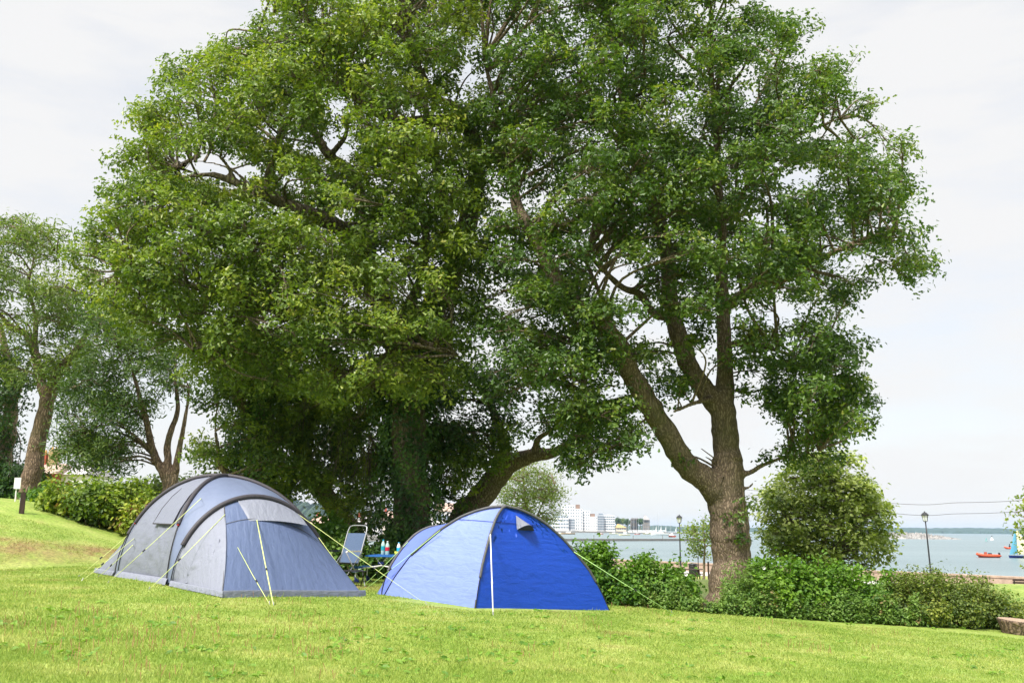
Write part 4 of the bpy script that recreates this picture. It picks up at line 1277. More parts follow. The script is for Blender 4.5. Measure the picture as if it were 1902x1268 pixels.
def panel(name, A, B, nv, m, parent, sag=None, crumple=0.012, label=None, creases=()):
    V, F, uv = loft(A, B, nv, sag)
    n = len(A)
    k = np.arange(len(V))
    edge = np.sin(np.pi * uv[:, 0]) ** .5 * np.sin(np.pi * uv[:, 1]) ** .5
    d = np.sin(V[:, 0] * 7 + V[:, 2] * 5) * np.sin(V[:, 1] * 6 - V[:, 2] * 4) + .6 * np.sin(V[:, 0] * 17 + V[:, 2] * 9 + 1)
    nrm = V - V.mean(0)
    nrm /= np.linalg.norm(nrm, axis=1)[:, None] + 1e-6
    d = crumple * d
    for (cu, cv, fq, amp, reach, ph) in creases:        # tension folds fanning out from a peg or a pole end
        du, dv = uv[:, 0] - cu, uv[:, 1] - cv
        rr, an = np.hypot(du, dv), np.arctan2(dv, du)
        d = d + amp * np.exp(-rr / reach) * np.minimum(1, rr / .12) * (np.abs(np.sin(fq * an + ph + .8 * np.sin(3 * an))) ** .6 - .5) * 2.2
    V = V + nrm * (d * edge ** .6)[:, None]
    o = obj(name, V, F, m, parent, smooth=True, uv=uv)
    if label:
        o['label'] = label
    PANELS.append(V)
    return o, V


PANELS = []


def surf_at(px, py):
    """the nearest tent cloth point seen at that place"""
    best, bd = None, 1e9
    for V in PANELS:
        x, y = proj(V)
        d = np.hypot(x - px, y - py) + 0.6 * V[:, 1]
        i = int(np.argmin(d))
        if d[i] < bd:
            bd, best = d[i], V[i]
    return best


def guy(tent, top, bottom, m, r=0.0052, off=0.02):
    a0 = top if isinstance(top, np.ndarray) else surf_at(*top)
    b = G(*bottom)
    to = EYE - a0
    a = a0 + to / np.linalg.norm(to) * off + np.array((0, 0, 0.01))
    mb = MB()
    mid = (a + b) / 2 - np.array((0, 0, .012))
    mb.tube([a0, a, mid, b] if off > .1 else [a, mid, b], r, 5)
    o = mb.build('guy_line', m, tent, smooth=True)
    mp_ = MB()
    d = (b - a) / np.linalg.norm(b - a)
    mp_.tube([b + np.array((-d[0] * .03, -d[1] * .03, .05)), b + np.array((d[0] * .03, d[1] * .03, -.05))], .007, 5)
    mp_.build('peg', M['steelpole'], o)
    q = a + (b - a) * .62
    mt = MB()
    mt.tube([q - d * .03, q + d * .03], .014, 6)
    mt.build('tensioner', M['blackp'] if m is not M['guyw'] else M['guyw'], o)
    return o


# --- grey tunnel dome tent
TF, TU, TW = np.array((-4.4, 15.3)), np.array((-.63, .78)), np.array((.78, .63))


def L(s, t, h):
    p = TF + s * TU + t * TW
    return np.array((p[0], p[1], float(gz(p[0], p[1])) + h))


tent = thing('dome_tent', 'large grey and steel-blue family dome tent with dark pole sleeves', 'tent', L(3.7, 1.5, 0))
TH = np.radians(np.linspace(0, 180, 97))
arcp = lambda th, p=1.05: np.sin(th) ** p
AP, HT = 3.7, 1.96
c1 = np.array([L(AP - 1.3 * abs(math.cos(a)), 1.5 - 1.5 * math.cos(a), HT * arcp(a, .95)) for a in TH])
c2 = np.array([L(AP + 1.3 * abs(math.cos(a)), 1.5 - 1.5 * math.cos(a), HT * arcp(a, .95)) for a in TH])
H4 = np.array([L(2.2 - .05 * math.sin(a), 1.5 - 1.5 * math.cos(a), 1.60 * arcp(a)) for a in TH])
H1 = np.array([L(5.45, 1.5 - 1.42 * math.cos(a), 1.66 * arcp(a)) for a in TH])


def base_row(stops):
    """stops: (degrees, s, t) along the ground"""
    d, s, t = zip(*stops)
    return np.array([L(np.interp(math.degrees(a), d, s), np.interp(math.degrees(a), d, t), 0.0) for a in TH])


FB = base_row([(0, 2.2, 0), (64, 0, 0), (138, .75, 2.95), (180, 2.2, 3.0)])
RB = base_row([(0, 5.45, .08), (55, 7.0, .15), (130, 7.0, 2.85), (180, 5.45, 2.92)])
iF, iE = int(round(64 / 180 * 96)), int(round(138 / 180 * 96))
half = 49
side_n = loft(c1[:half], c2[:half], 24)
panel('side_panel', c1[:half], c2[:half], 36, M['grey_fab'], tent, (TW[0] * .05, TW[1] * .05, 0), creases=[(0, 0, 15, .06, .4, 0), (0, 1, 15, .06, .4, 1), (0, .5, 21, .04, .3, 0)], label='grey side panel with zipped window flap')
panel('side_panel', c2[half - 1:], c1[half - 1:], 22, M['grey_fab'], tent)
panel('roof_panel', c1, H4, 18, M['steel_lit'], tent, (0, 0, .05), .006, label='steel-blue roof panel between the hoops, its highlight put into the colour')
panel('rear_panel', H1, c2, 16, M['steel_lit'], tent, (0, 0, .04), .008)
panel('rear_tail', H1, RB, 14, M['grey_fab'], tent, (TU[0] * -.08, TU[1] * -.08, -.02), .02)
panel('porch_flank', H4[:iF + 1], FB[:iF + 1], 40, M['grey_light'], tent, (0.03, .05, 0), .010, label='pale grey porch side panel', creases=[(1, 1, 15, .09, .4, 0), (1.0, .45, 13, .07, .4, .5), (0, 1, 13, .06, .3, 1)])
panel('porch_front', H4[iF:iE + 1], FB[iF:iE + 1], 48, M['steel_fab'], tent, (.02, .05, -.04), .010, label='steel-blue front porch panel', creases=[(1.0, 1.0, 17, .10, .35, .3), (0, 1, 14, .05, .3, 1), (.35, .1, 9, .03, .3, 0), (.8, 1.05, 23, .06, .4, 2)])
panel('porch_flank', H4[iE:], FB[iE:], 20, M['steel_fab'], tent, (0, 0, -.04), .01)


def skirt(name, row, h, out, m, parent):
    top = row + np.array((0, 0, h))
    ctr = row.mean(0)
    c = np.array((tent.location[0], tent.location[1], 0))
    d = row - c
    d[:, 2] = 0
    d /= np.linalg.norm(d, axis=1)[:, None]
    wob = 1 + .35 * np.sin(np.arange(len(row)) * 2.1)
    low = row + d * (out * wob)[:, None] + np.array((0, 0, .015))
    V, F, uv = loft(top + d * .012, low, 4, np.array((0, 0, .03)))
    return obj(name, V, F, m, parent, smooth=True, uv=uv)


fine = lambda row, k: np.array([row[0] + (row[-1] - row[0]) * f for f in np.linspace(0, 1, k)])
ro = [L(2.35, 0, 0), L(5.0, 0, 0)]
skirt('mud_skirt', fine(np.array(ro), 30), .12, .10, M['grey_light'], tent)
skirt('mud_skirt', FB[:iF + 1], .10, .08, M['grey_light'], tent)
skirt('mud_skirt', FB[iF:iE + 1], .11, .03, M['grey_fab'], tent)
skirt('mud_skirt', RB, .10, .08, M['grey_light'], tent)


def sleeve(curve, lo, hi, r, m, parent, red=True, flat=1.0):
    ctr = np.array(parent.location)
    d = curve - ctr
    d /= np.linalg.norm(d, axis=1)[:, None]
    q = curve + d * (r * .6)
    s = MB()
    s.tube(spline(q[lo:hi + 1], 3), r, 8)
    so = s.build('pole_sleeve', m, parent, smooth=True)
    for a, b_ in ((0, lo), (len(q) - 1, hi)):
        if a == b_:
            continue
        pts = q[min(a, b_):max(a, b_) + 1]
        p = MB()
        p.tube(pts, .010, 6)
        p.build('pole', M['blackp'], so, smooth=True)
        if red:
            t_ = MB()
            e = q[b_]
            f = q[b_ + (-1 if b_ > a else 1)]
            t_.tube([e, e + (f - e) * .35], r * .55, 8)
            t_.build('sleeve_tab', M['red'], so, smooth=True)
    return so


X1 = np.vstack([c1[:half], c2[half:]]) if False else None
# the two crossing poles: near-left foot over the top to the far corner, and the other diagonal
sleeve(np.vstack([c1[:half], c2[half:]]), 16, 84, .040, M['sleeve'], tent)
sleeve(np.vstack([c2[:half], c1[half:]]), 16, 84, .040, M['sleeve'], tent)
sleeve(H4, 14, 84, .046, M['sleeve'], tent, red=False)
sleeve(H1, 16, 80, .036, M['sleeve'], tent, red=False)
# visor over the porch window
ia, ib = 40, 64
vt = H4[ia - 1:ib + 2]
fw = -TU
k = len(vt)
drop = np.array([.05 if j in (0, k - 1) else .22 for j in range(k)])
fwd = np.array([.05 if j in (0, k - 1) else .46 for j in range(k)])
vl = vt + np.stack([fw[0] * fwd, fw[1] * fwd, -drop], 1)
vl[1:-1, 2] = vl[1:-1, 2].min() * .7 + vl[1:-1, 2] * .3
panel('canopy', vt + np.array((0, 0, .01)), vl, 6, M['grey_light'], tent, (0, 0, .03), .004)
# window flap on the side panel
def side(a, f):
    i = np.interp(a, np.degrees(TH), np.arange(len(TH)))
    j = int(i)
    p = c1[j] + (c1[min(j + 1, 96)] - c1[j]) * (i - j)
    q = c2[j] + (c2[min(j + 1, 96)] - c2[j]) * (i - j)
    return p + (q - p) * f + np.array((-TW[0] * .02, -TW[1] * .02 - .01, .012))
fa = np.array([side(30, f) for f in np.linspace(.12, .56, 8)])
fb = np.array([side(58, f) for f in np.linspace(.08, .62, 8)])
panel('window_flap', fa, fb, 8, M['grey_fab'], tent, (-TW[0] * .03, -TW[1] * .03, .02), .006)
mb = MB()
mb.tube(fa, .012, 5)
mb.tube([side(a_, .12 - .0015 * (a_ - 30)) for a_ in (30, 40, 50, 58)], .006, 5)
mb.tube([side(a_, .56 + .002 * (a_ - 30)) for a_ in (30, 40, 50, 58)], .006, 5)
mb.build('flap_seam', M['sleeve'], tent)
# seams on the porch front
def porch(i, f):
    return H4[i] + (FB[i] - H4[i]) * f + np.array((.02, .05, -.04)) * math.sin(math.pi * f) + np.array((0, -.015, .004))
mb = MB()
mb.tube([porch(i, .22 + .0 * i) for i in range(iF, iE + 1)], .005, 4)
mb.tube([porch(iF, f) for f in np.linspace(.02, .98, 14)], .008, 4)
mb.build('seam', M['sleeve2'], tent)
guy(tent, (418, 955), (276, 1095), M['guy'])
guy(tent, (374, 924), (200, 1083), M['guy'], off=.25)
guy(tent, vl[4], (508, 1124), M['guy'], .009)
guy(tent, (440, 1018), (501, 1122), M['guy'])
guy(tent, (551, 954), (792, 1122), M['guy'])
guy(tent, (583, 968), (668, 1100), M['guy'], .006, off=.15)
guy(tent, (254, 980), (145, 1072), M['guy'], off=.2)
guy(tent, (248, 1000), (152, 1078), M['guy'], off=.2)
guy(tent, (245, 1012), (182, 1072), M['guy'], off=.2)

# --- blue dome tent
PANELS.clear()
PN, PL, PR = G(884, 1129), G(715, 1105), G(1131, 1133)
APX = P(940, 941, 17.8)
ab = np.array((APX[0], APX[1], float(gz(APX[0], APX[1]))))
PB = 2 * ab - PN
PB[2] = gz(PB[0], PB[1])
HB = APX[2] - ab[2]
FF = np.concatenate([np.linspace(0, .2, 13), np.linspace(.22, 1, 38)])
HF = np.interp(FF, [0, .07, .125, .2, .3, .46, .62, .74, .87, 1], [0, .17, .27, .405, .53, .715, .855, .925, .98, 1.0])
for _ in range(3):
    HF[2:-2] = (HF[1:-3] + 2 * HF[2:-2] + HF[3:-1]) / 4


def ridge(c):
    return np.array([c + (ab - c) * f + np.array((0, 0, HB * h)) for f, h in zip(FF, HF)])


bt = thing('dome_tent', 'small blue dome tent, pale left face and royal blue right face', 'tent', ab)
rN, rL, rR, rB = ridge(PN), ridge(PL), ridge(PR), ridge(PB)
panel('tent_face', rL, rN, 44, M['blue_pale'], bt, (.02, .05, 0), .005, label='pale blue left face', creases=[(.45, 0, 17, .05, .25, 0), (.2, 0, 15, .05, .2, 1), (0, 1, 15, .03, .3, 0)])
_, vfront = panel('tent_face', rN, rR, 56, M['blue_dark'], bt, (-.02, .06, 0), .006, label='royal blue front face', creases=[(0, 0, 19, .07, .4, 0), (0, 1, 21, .07, .4, 1), (.4, 0, 17, .06, .3, .6), (.45, 1, 19, .05, .3, 2), (0, .6, 25, .05, .25, 0)])
panel('tent_face', rR, rB, 20, M['blue_dark'], bt)
od = np.array((-.84, .55))
ends = (PL + np.array((-.05, .1, 0)), PB + np.array((od[0] * .6, od[1] * .6, 0)))
hoop = []
for a_ in np.radians(np.linspace(0, 180, 2 * len(FF) - 1)):
    f = (1 - math.cos(a_)) / 2
    p = ends[0] + (ends[1] - ends[0]) * f
    o_ = .20 * math.sin(a_)
    hoop.append(np.array((p[0] + od[0] * o_, p[1] + od[1] * o_, float(gz(p[0], p[1])) + 1.30 * float(np.interp(1 - abs(1 - 2 * f), FF, HF)))))
hoop = np.array(hoop)
spine = np.vstack([rL, rB[::-1][1:]])
panel('porch_panel', hoop, spine, 14, M['blue_mid'], bt, (0, 0, -.03), .008)
hb = hoop.copy()
for i in range(len(hb)):
    s_ = math.sin(math.pi * i / (len(hb) - 1))
    hb[i, 0] += od[0] * .5 * s_
    hb[i, 1] += od[1] * .5 * s_
    hb[i, 2] = gz(hb[i, 0], hb[i, 1])
panel('porch_panel', hb, hoop, 12, M['blue_mid'], bt)
ctr = np.array(bt.location)


def ridge_sleeve(c, lo, r, m):
    return sleeve(c, lo, len(c) - 1, r, m, bt, red=False)


for c in (rN, rL, rR, rB):
    ridge_sleeve(c, 8 if c is not rL else 13, .024, M['sleeve2'])
sleeve(hoop, 18, len(hoop) - 19, .026, M['sleeve2'], bt, red=False)
sm = MB()
i0 = int(np.argmin(np.abs(FF - .60)))
sm.tube([rL[i0] + (rN[i0] - rL[i0]) * f + np.array((.02, .05, 0)) * math.sin(math.pi * f) + np.array((0, -.012, .004)) for f in np.linspace(0, 1, 12)], .004, 4)
sm.tube([rN[i0] + (rR[i0] - rN[i0]) * f + np.array((-.02, .06, 0)) * math.sin(math.pi * f) + np.array((0, -.012, .004)) for f in np.linspace(0, 1, 12)], .004, 4)
sm.build('seam', M['navy'], bt)
# vent hood on the front face
def face_at(px, py):
    x, y = proj(vfront)
    return vfront[int(np.argmin(np.hypot(x - px, y - py)))]
fn = np.array((.35, -.85, .35))
a0, b0_, c0 = face_at(957, 957), face_at(958, 985), face_at(992, 986)
rim = [b0_ + fn * .02] + [b0_ + (c0 - b0_) * f + fn * (.02 + .17 * math.sin(math.pi * f)) + np.array((0, 0, .035 * math.sin(math.pi * f))) for f in np.linspace(.15, .85, 7)] + [c0 + fn * .02]
panel('vent_hood', np.array([a0 + fn * .02 + (q - b0_) * .02 for q in rim]), np.array(rim), 6, M['grey_fab'], bt, None, 0)
panel('vent_mesh', np.array([b0_ + (c0 - b0_) * f + fn * .012 for f in np.linspace(0, 1, 9)]), np.array(rim) - np.array((0, 0, .004)), 3, M['sleeve'], bt, None, 0)
near_px = lambda c, px: c[int(np.argmin(np.abs(proj(c)[0] - px)))]
guy(bt, near_px(hoop[:50], 757), (666, 1096), M['guyg'], off=.1)
guy(bt, near_px(rL, 818), (669, 1101), M['guyg'], off=.1)
guy(bt, (1070, 1018), (1249, 1138), M['guyg'])
guy(bt, rN[int(np.argmin(np.abs(proj(rN)[1] - 993)))], (916, 1142), M['guyw'], .011, off=.3)
guy(bt, (852, 1005), (830, 986), M['guyw'], .004) if False else None
mb = MB()
mb.tube([rN[i] + np.array((-.02, -.03, 0)) for i in (0, 1, 2)], .012, 6)
mb.build('corner_strap', M['sleeve2'], bt)

# ------------------------------------------------------------------ camping furniture (built at the origin, then placed)
ch = thing('camping_chair', 'high-backed folding camping chair with grey mesh between the two tents', 'chair')
wd2, sz = .27, .40
back = lambda h: -.22 - (h - sz) * .34
mb = MB()
tp = [(-wd2, back(sz - .05), sz - .05), (-wd2, back(.8), .8), (-wd2 + .005, back(1.08), 1.08), (-wd2 + .06, back(1.17), 1.17), (0, back(1.185), 1.185), (wd2 - .06, back(1.17), 1.17), (wd2 - .005, back(1.08), 1.08), (wd2, back(.8), .8), (wd2, back(sz - .05), sz - .05)]
mb.tube(spline(tp, 5), .014, 8)
mb.build('back_frame', M['alu'], ch, smooth=True)
V, F, uv = loft([(-wd2 + .012, back(sz), sz), (0, back(sz) - .03, sz), (wd2 - .012, back(sz), sz)], [(-wd2 + .02, back(1.02), 1.02), (0, back(1.02) - .03, 1.02), (wd2 - .02, back(1.02), 1.02)], 8)
obj('backrest', V, F, M['mesh'], ch, smooth=True)
V, F, uv = loft([(-wd2 + .01, -.2, sz), (0, -.2, sz - .03), (wd2 - .01, -.2, sz)], [(-wd2 + .01, .26, sz + .03), (0, .26, sz), (wd2 - .01, .26, sz + .03)], 6)
obj('seat', V, F, M['mesh'], ch, smooth=True)
MB().tube(spline([(-wd2, -.22, sz - .01), (-wd2, .2, sz + .01), (-wd2 + .04, .29, sz + .02), (wd2 - .04, .29, sz + .02), (wd2, .2, sz + .01), (wd2, -.22, sz - .01)], 4), .013, 8).build('seat_frame', M['blackp'], ch, smooth=True)
for s in (-1, 1):
    MB().tube([(s * wd2, -.33, .63), (s * wd2, .26, 0)], .013, 8).build('leg', M['alu'], ch, smooth=True)
    MB().tube([(s * (wd2 + .02), .18, .63), (s * (wd2 + .02), -.28, 0)], .013, 8).build('leg', M['alu'], ch, smooth=True)
    ar = MB()
    ar.box((s * (wd2 + .025), -.04, .645), (.05, .44, .03), 0, .9)
    ar.build('armrest', M['blackp'] if s > 0 else M['cream'], ch)
MB().tube([(-wd2, .2, .08), (wd2, .2, .08)], .01, 6).build('stretcher', M['alu'], ch, smooth=True)
p = GX(633, 21.0)
ch.location, ch.rotation_euler = p, (0, 0, R(146))

st = thing('foot_stool', 'low black-framed folding stool with grey mesh top before the camping chair', 'stool')
V, F, uv = loft([(-.22, -.17, .30), (0, -.17, .28), (.22, -.17, .30)], [(-.22, .17, .30), (0, .17, .28), (.22, .17, .30)], 4)
obj('seat', V, F, M['mesh'], st, smooth=True)
MB().tube([(-.23, -.18, .30), (.23, -.18, .30), (.23, .18, .30), (-.23, .18, .30), (-.23, -.18, .30)], .013, 6).build('seat_frame', M['blackp'], st)
for s in (-1, 1):
    MB().tube([(s * .2, -.18, .3), (s * .2, .16, 0)], .011, 6).build('leg', M['blackp'], st)
    MB().tube([(s * .22, .18, .3), (s * .22, -.16, 0)], .011, 6).build('leg', M['alu'], st)
p = GX(655, 20.3)
st.location, st.rotation_euler = p, (0, 0, R(20))

tb = thing('picnic_table', 'blue folding picnic table with attached bench seats beside the blue tent', 'table')
mb = MB()
mb.box((0, 0, .60), (.66, .82, .035))
mb.build('tabletop', M['tabblue'], tb)
for s in (-1, 1):
    e = MB()
    e.box((s * .55, 0, .345), (.24, .80, .03))
    sb = e.build('bench_seat', M['tabblue'], tb)
    for yy in (-.33, .33):
        lg = MB()
        lg.tube([(s * .56, yy, .335), (s * .58, yy, .02)], .013, 6)
        lo_ = lg.build('leg', M['white'], tb)
        ft = MB()
        ft.add([(s * .60, yy - .012, .01), (s * .42, yy - .012, .01), (s * .585, yy - .012, .17), (s * .60, yy + .012, .01), (s * .42, yy + .012, .01), (s * .585, yy + .012, .17)],
               [(0, 1, 2), (3, 5, 4), (0, 3, 4, 1), (1, 4, 5, 2), (2, 5, 3, 0)])
        ft.build('foot_brace', M['navy'], lo_)
for yy in (-.30, .30):
    for s in (-1, 1):
        MB().tube([(s * .14, yy, .58), (s * -.03, yy + s * .02, .40), (s * .42, yy, .335)], .014, 6).build('strut', M['white'], tb)
    e = MB()
    e.box((0, yy, .455), (.12, .05, .05))
    e.build('hinge_block', M['navy'], tb)
p = GX(716, 21.6)
tb.location, tb.rotation_euler = p, (0, 0, R(-14))
TOPZ = p[2] + .6175


def bottle(px, h, r, label, body, cap, band, Y=21.5, waist=0.0):
    x = P(px, 1020, Y)
    o = thing('water_bottle', label, 'bottle', (x[0], x[1], TOPZ))
    c = (x[0], x[1], TOPZ)
    MB().lathe(c, [(r * .8, .001), (r, .015), (r * (1 - waist), h * .4), (r, h * .62), (r * .9, h * .74), (r * .38, h * .9), (r * .34, h * .95)], 14).build('body', body, o, smooth=True)
    MB().lathe(c, [(r * .42, h * .93), (r * .42, h), (r * .3, h * 1.005)], 12).build('cap', cap, o, smooth=True)
    MB().lathe(c, [(r * 1.02, h * .30), (r * 1.03, h * .32), (r * 1.03, h * .56), (r * 1.02, h * .58)], 14).build('label_band', band, o, smooth=True)
    return o


bottle(711.5, .32, .045, 'tall clear green-tinted bottle, left on the blue table', M['bglass'], M['bcyan'], M['bteal'])
bottle(719.5, .29, .045, 'bottle with red and teal wrapping in the middle of the blue table', M['bglass'], M['bwhite'], M['bred'], 21.35)
bottle(740.5, .27, .042, 'white bottle with bright blue cap at the right of the blue table', M['bwhite'], M['bcyan'], M['bcyan'], 21.4, .12)
x = P(735.5, 1024, 21.3)
o = thing('plastic_cup', 'small yellow plastic cup next to the blue-capped bottle', 'cup', (x[0], x[1], TOPZ))
MB().lathe((x[0], x[1], TOPZ), [(.025, .001), (.036, .08), (.033, .08), (.022, .01)], 12).build('body', M['byel'], o, smooth=True)
MB().lathe((x[0], x[1], TOPZ), [(.037, .076), (.038, .084), (.034, .084)], 12).build('rim', M['byel'], o, smooth=True)


# ------------------------------------------------------------------ posts, stump, promenade furniture
def lamp_post(label, px, Y, ytop, lean):
    g = GX(px, Y)
    g[2] = -1.95
    h = P(px, ytop, Y)[2] - g[2]
    o = thing('street_lamp', label, 'street lamp', (0, 0, 0), 'black lantern posts on the promenade')
    MB().lathe((0, 0, 0), [(.11, 0), (.11, .12), (.075, .2), (.075, .9), (.05, 1.0), (.042, h * .6), (.036, h - .62)], 10).build('pole', M['iron'], o, smooth=True)
    MB().lathe((0, 0, 0), [(.02, h - .62), (.12, h - .60), (.12, h - .575), (.03, h - .57)], 10).build('lantern_base', M['iron'], o)
    gl = MB().lathe((0, 0, 0), [(.105, h - .57), (.19, h - .24)], 6).build('lantern_glass', M['lampglass'], o)
    for k in range(6):
        a_ = 2 * math.pi * k / 6
        MB().tube([(.108 * math.cos(a_), .108 * math.sin(a_), h - .575), (.196 * math.cos(a_), .196 * math.sin(a_), h - .235)], .012, 4).build('frame_bar', M['iron'], gl)
    MB().lathe((0, 0, 0), [(.23, h - .245), (.22, h - .20), (.10, h - .08), (.035, h - .05), (.035, h - .02), (.012, h)], 10).build('lantern_roof', M['iron'], o)
    o.location, o.rotation_euler = g, (0, R(lean), 0)
    return o


lamp_post('black lantern post left of the oak trunk, before the harbour', 1264.5, 70, 955, -.2)
lamp_post('black lantern post on the right, leaning slightly, before open water', 1731.5, 58, 949, -2.0)

g = GX(1287.5, 67.0)
o = thing('litter_bin', 'dark round litter bin on the path beside the lamp post', 'bin', g)
MB().lathe(g, [(.26, 0), (.28, .05), (.30, .66), (.30, .72)], 14).build('body', M['iron'], o, smooth=True)
MB().lathe(g, [(.33, .74), (.33, .80), (.2, .86), (.05, .87)], 14).build('lid', M['iron'], o, smooth=True)
g = GX(1297.5, 67.0)
o = thing('signpost', 'thin black pole next to the litter bin', 'pole', g)
MB().tube([g, g + np.array((0, 0, 1.25))], .035, 8).build('pole', M['iron'], o, smooth=True)
MB().lathe(g, [(.06, 1.2), (.06, 1.26), (.02, 1.29)], 8).build('cap', M['iron'], o)


def bollard(px, Y, label):
    g = GX(px, Y)
    o = thing('bollard', label, 'bollard', g, 'dark posts by the promenade')
    MB().lathe(g, [(.09, 0), (.08, .1), (.075, .66), (.06, .7)], 10).build('post', M['postwood'], o, smooth=True)
    MB().lathe(g, [(.085, .69), (.085, .75), (.03, .79)], 10).build('cap', M['iron'], o, smooth=True)


bollard(1158, 62.0, 'dark short post behind the climber tip near the blue tent')
bollard(1196, 61.5, 'dark short post behind the middle green bush')
bollard(1688, 52.0, 'dark short post left of the right-hand lamp post')


def bench(loc, rz, label):
    o = thing('picnic_bench', label, 'bench')
    for k in range(4):
        MB().box((-.28 + k * .185, 0, .74), (.17, 1.7, .04)).build('slat', M['postwood'], o)
    for s in (-1, 1):
        MB().box((s * .68, 0, .45), (.26, 1.7, .04)).build('seat', M['postwood'], o)
        for yy in (-.6, .6):
            MB().tube([(s * .22, yy, .72), (s * .62, yy, 0)], .04, 4).build('leg', M['postwood'], o)
    for yy in (-.6, .6):
        MB().box((0, yy + .06, .41), (1.5, .05, .09)).build('crossbar', M['postwood'], o)
    o.location, o.rotation_euler = loc, (0, 0, rz)


bench(GX(1279, 60.0), R(70), 'dark wooden picnic bench on the promenade grass below the litter bin')
g = GX(1918, 46.0)
o = thing('park_bench', 'dark slatted bench cut by the right edge above the brambles', 'bench')
for k in range(4):
    MB().box((0, .26, .5 + k * .12), (1.5, .03, .09)).build('back_slat', M['postwood'], o)
MB().box((0, .02, .44), (1.5, .42, .04)).build('seat', M['postwood'], o)
for s in (-.68, .68):
    MB().box((s, .27, .42), (.06, .05, .84)).build('leg', M['iron'], o)
    MB().box((s, -.16, .21), (.06, .05, .42)).build('leg', M['iron'], o)
o.location, o.rotation_euler = g, (0, 0, R(-25))

g = G(40, 952)
o = thing('marker_post', 'short dark wooden post with white mark on the bank', 'post', g)
MB().box(g + np.array((0, 0, .28)), (.13, .11, .62), .3).build('post', M['postwood'], o)
MB().box(g + np.array((-.03, -.055, .36)), (.055, .02, .14), .3).build('white_mark', M['white'], o)
g = G(28, 931)
o = thing('small_sign', 'small white notice on a thin white stake at far left', 'sign', g)
MB().tube([g, g + np.array((0, 0, .62))], .02, 6).build('stake', M['white'], o)
MB().box(g + np.array((.03, -.03, .56)), (.19, .02, .34), .2).build('board', M['white'], o)

g = G(1892, 1177)
o = thing('tree_stump', 'low sawn tree stump at the right edge of the lawn', 'stump', g)
mb = MB()
n = 40
prof = [(.30, -.03), (.315, .05), (.345, .15), (.37, .24), (.372, .262), (.35, .275)]
V, F = [], []
for (r_, z_) in prof:
    for i in range(n):
        a_ = 2 * math.pi * i / n
        rr = r_ * (1 + .05 * math.sin(3 * a_ + 1) + .025 * math.sin(9 * a_) + .012 * math.sin(17 * a_))
        V.append((g[0] + rr * math.cos(a_), g[1] + rr * math.sin(a_), g[2] + z_ + .03 * math.cos(a_ - 2.5)))
for j in range(len(prof) - 1):
    for i in range(n):
        k = (i + 1) % n
        F.append((j * n + i, j * n + k, (j + 1) * n + k, (j + 1) * n + i))
obj('bark', V, F, M['bark_red'], o, smooth=True)
top = V[-n:]
obj('sawn_top', [tuple(np.mean(top, 0))] + [(v[0], v[1], v[2] + .002) for v in top], [(0, 1 + i, 1 + (i + 1) % n) for i in range(n)], M['wood'], o)

g = G(1306, 1131)
V, F, nr_ = [], [], 10
mb = MB()
V, F = [], []
for j in range(7):
    ph = math.pi * j / 12
    for i in range(14):
        a_ = 2 * math.pi * i / 14
        k_ = 1 + .22 * math.sin(3 * a_ + j) + .14 * math.sin(5 * a_ - j * 2)
        V.append((g[0] + .17 * k_ * math.cos(a_) * math.cos(ph), g[1] + .13 * k_ * math.sin(a_) * math.cos(ph), g[2] - .03 + .20 * math.sin(ph) * k_))
for j in range(6):
    for i in range(14):
        k = (i + 1) % 14
        F.append((j * 14 + i, j * 14 + k, (j + 1) * 14 + k, (j + 1) * 14 + i))
F.append(tuple(6 * 14 + i for i in range(14)))
tag(obj('rock', V, F, M['rock2'], origin=g), 'small brown rock at the lawn edge left of the oak trunk', 'rock')

# overhead wires
PW = 'overhead wires across the sky on the right'
for (pts, lab) in (([(1345, 905, 62), (1660, 934.5, 54), (1780, 933, 51), (1902, 928.5, 48), (2150, 905, 42)], 'upper of the two thin overhead wires at right'),
                   ([(1345, 915, 62), (1660, 953, 54), (1780, 953.5, 51), (1902, 949, 48), (2150, 928, 42)], 'lower of the two thin overhead wires at right')):
    q = spline([P(*a_) for a_ in pts], 10)
    mb = MB()
    mb.tube(q, .010, 5)
    tag(mb.build('overhead_wire', M['iron'], origin=q[0]), lab, 'wire', PW)


# ------------------------------------------------------------------ harbour: pier, breakwater, town
def on_water(px, Y):
    p = P(px, 990, Y)
    return np.array((p[0], p[1], WATER_Z))


a_, b_ = on_water(930, 290), on_water(1300, 350)
dv = b_ - a_
an, ln = math.atan2(dv[1], dv[0]), np.linalg.norm(dv)
o = thing('pier', 'long low grey concrete pier wall across the harbour water', 'pier', (a_ + b_) / 2)
MB().box((a_ + b_) / 2 + np.array((0, 0, .1)), (ln, 2.0, 1.3), an).build('wall', M['pier'], o)
for f in (.42, .62, .78, .97):
    c = a_ + dv * f
    MB().tube([c + np.array((0, -.8, .7)), c + np.array((0, -.8, 1.9))], .12, 6).build('post', M['pier'], o)
c = a_ + dv * .985
MB().box(c + np.array((0, 0, 2.3)), (4.5, 1.8, .3), an).build('landing_deck', M['pier'], o)
for s in (-1.8, 0, 1.8):
    MB().tube([c + np.array((s, -.6, -.5)), c + np.array((s, -.6, 2.9))], .16, 6).build('landing_pile', M['pier'], o)

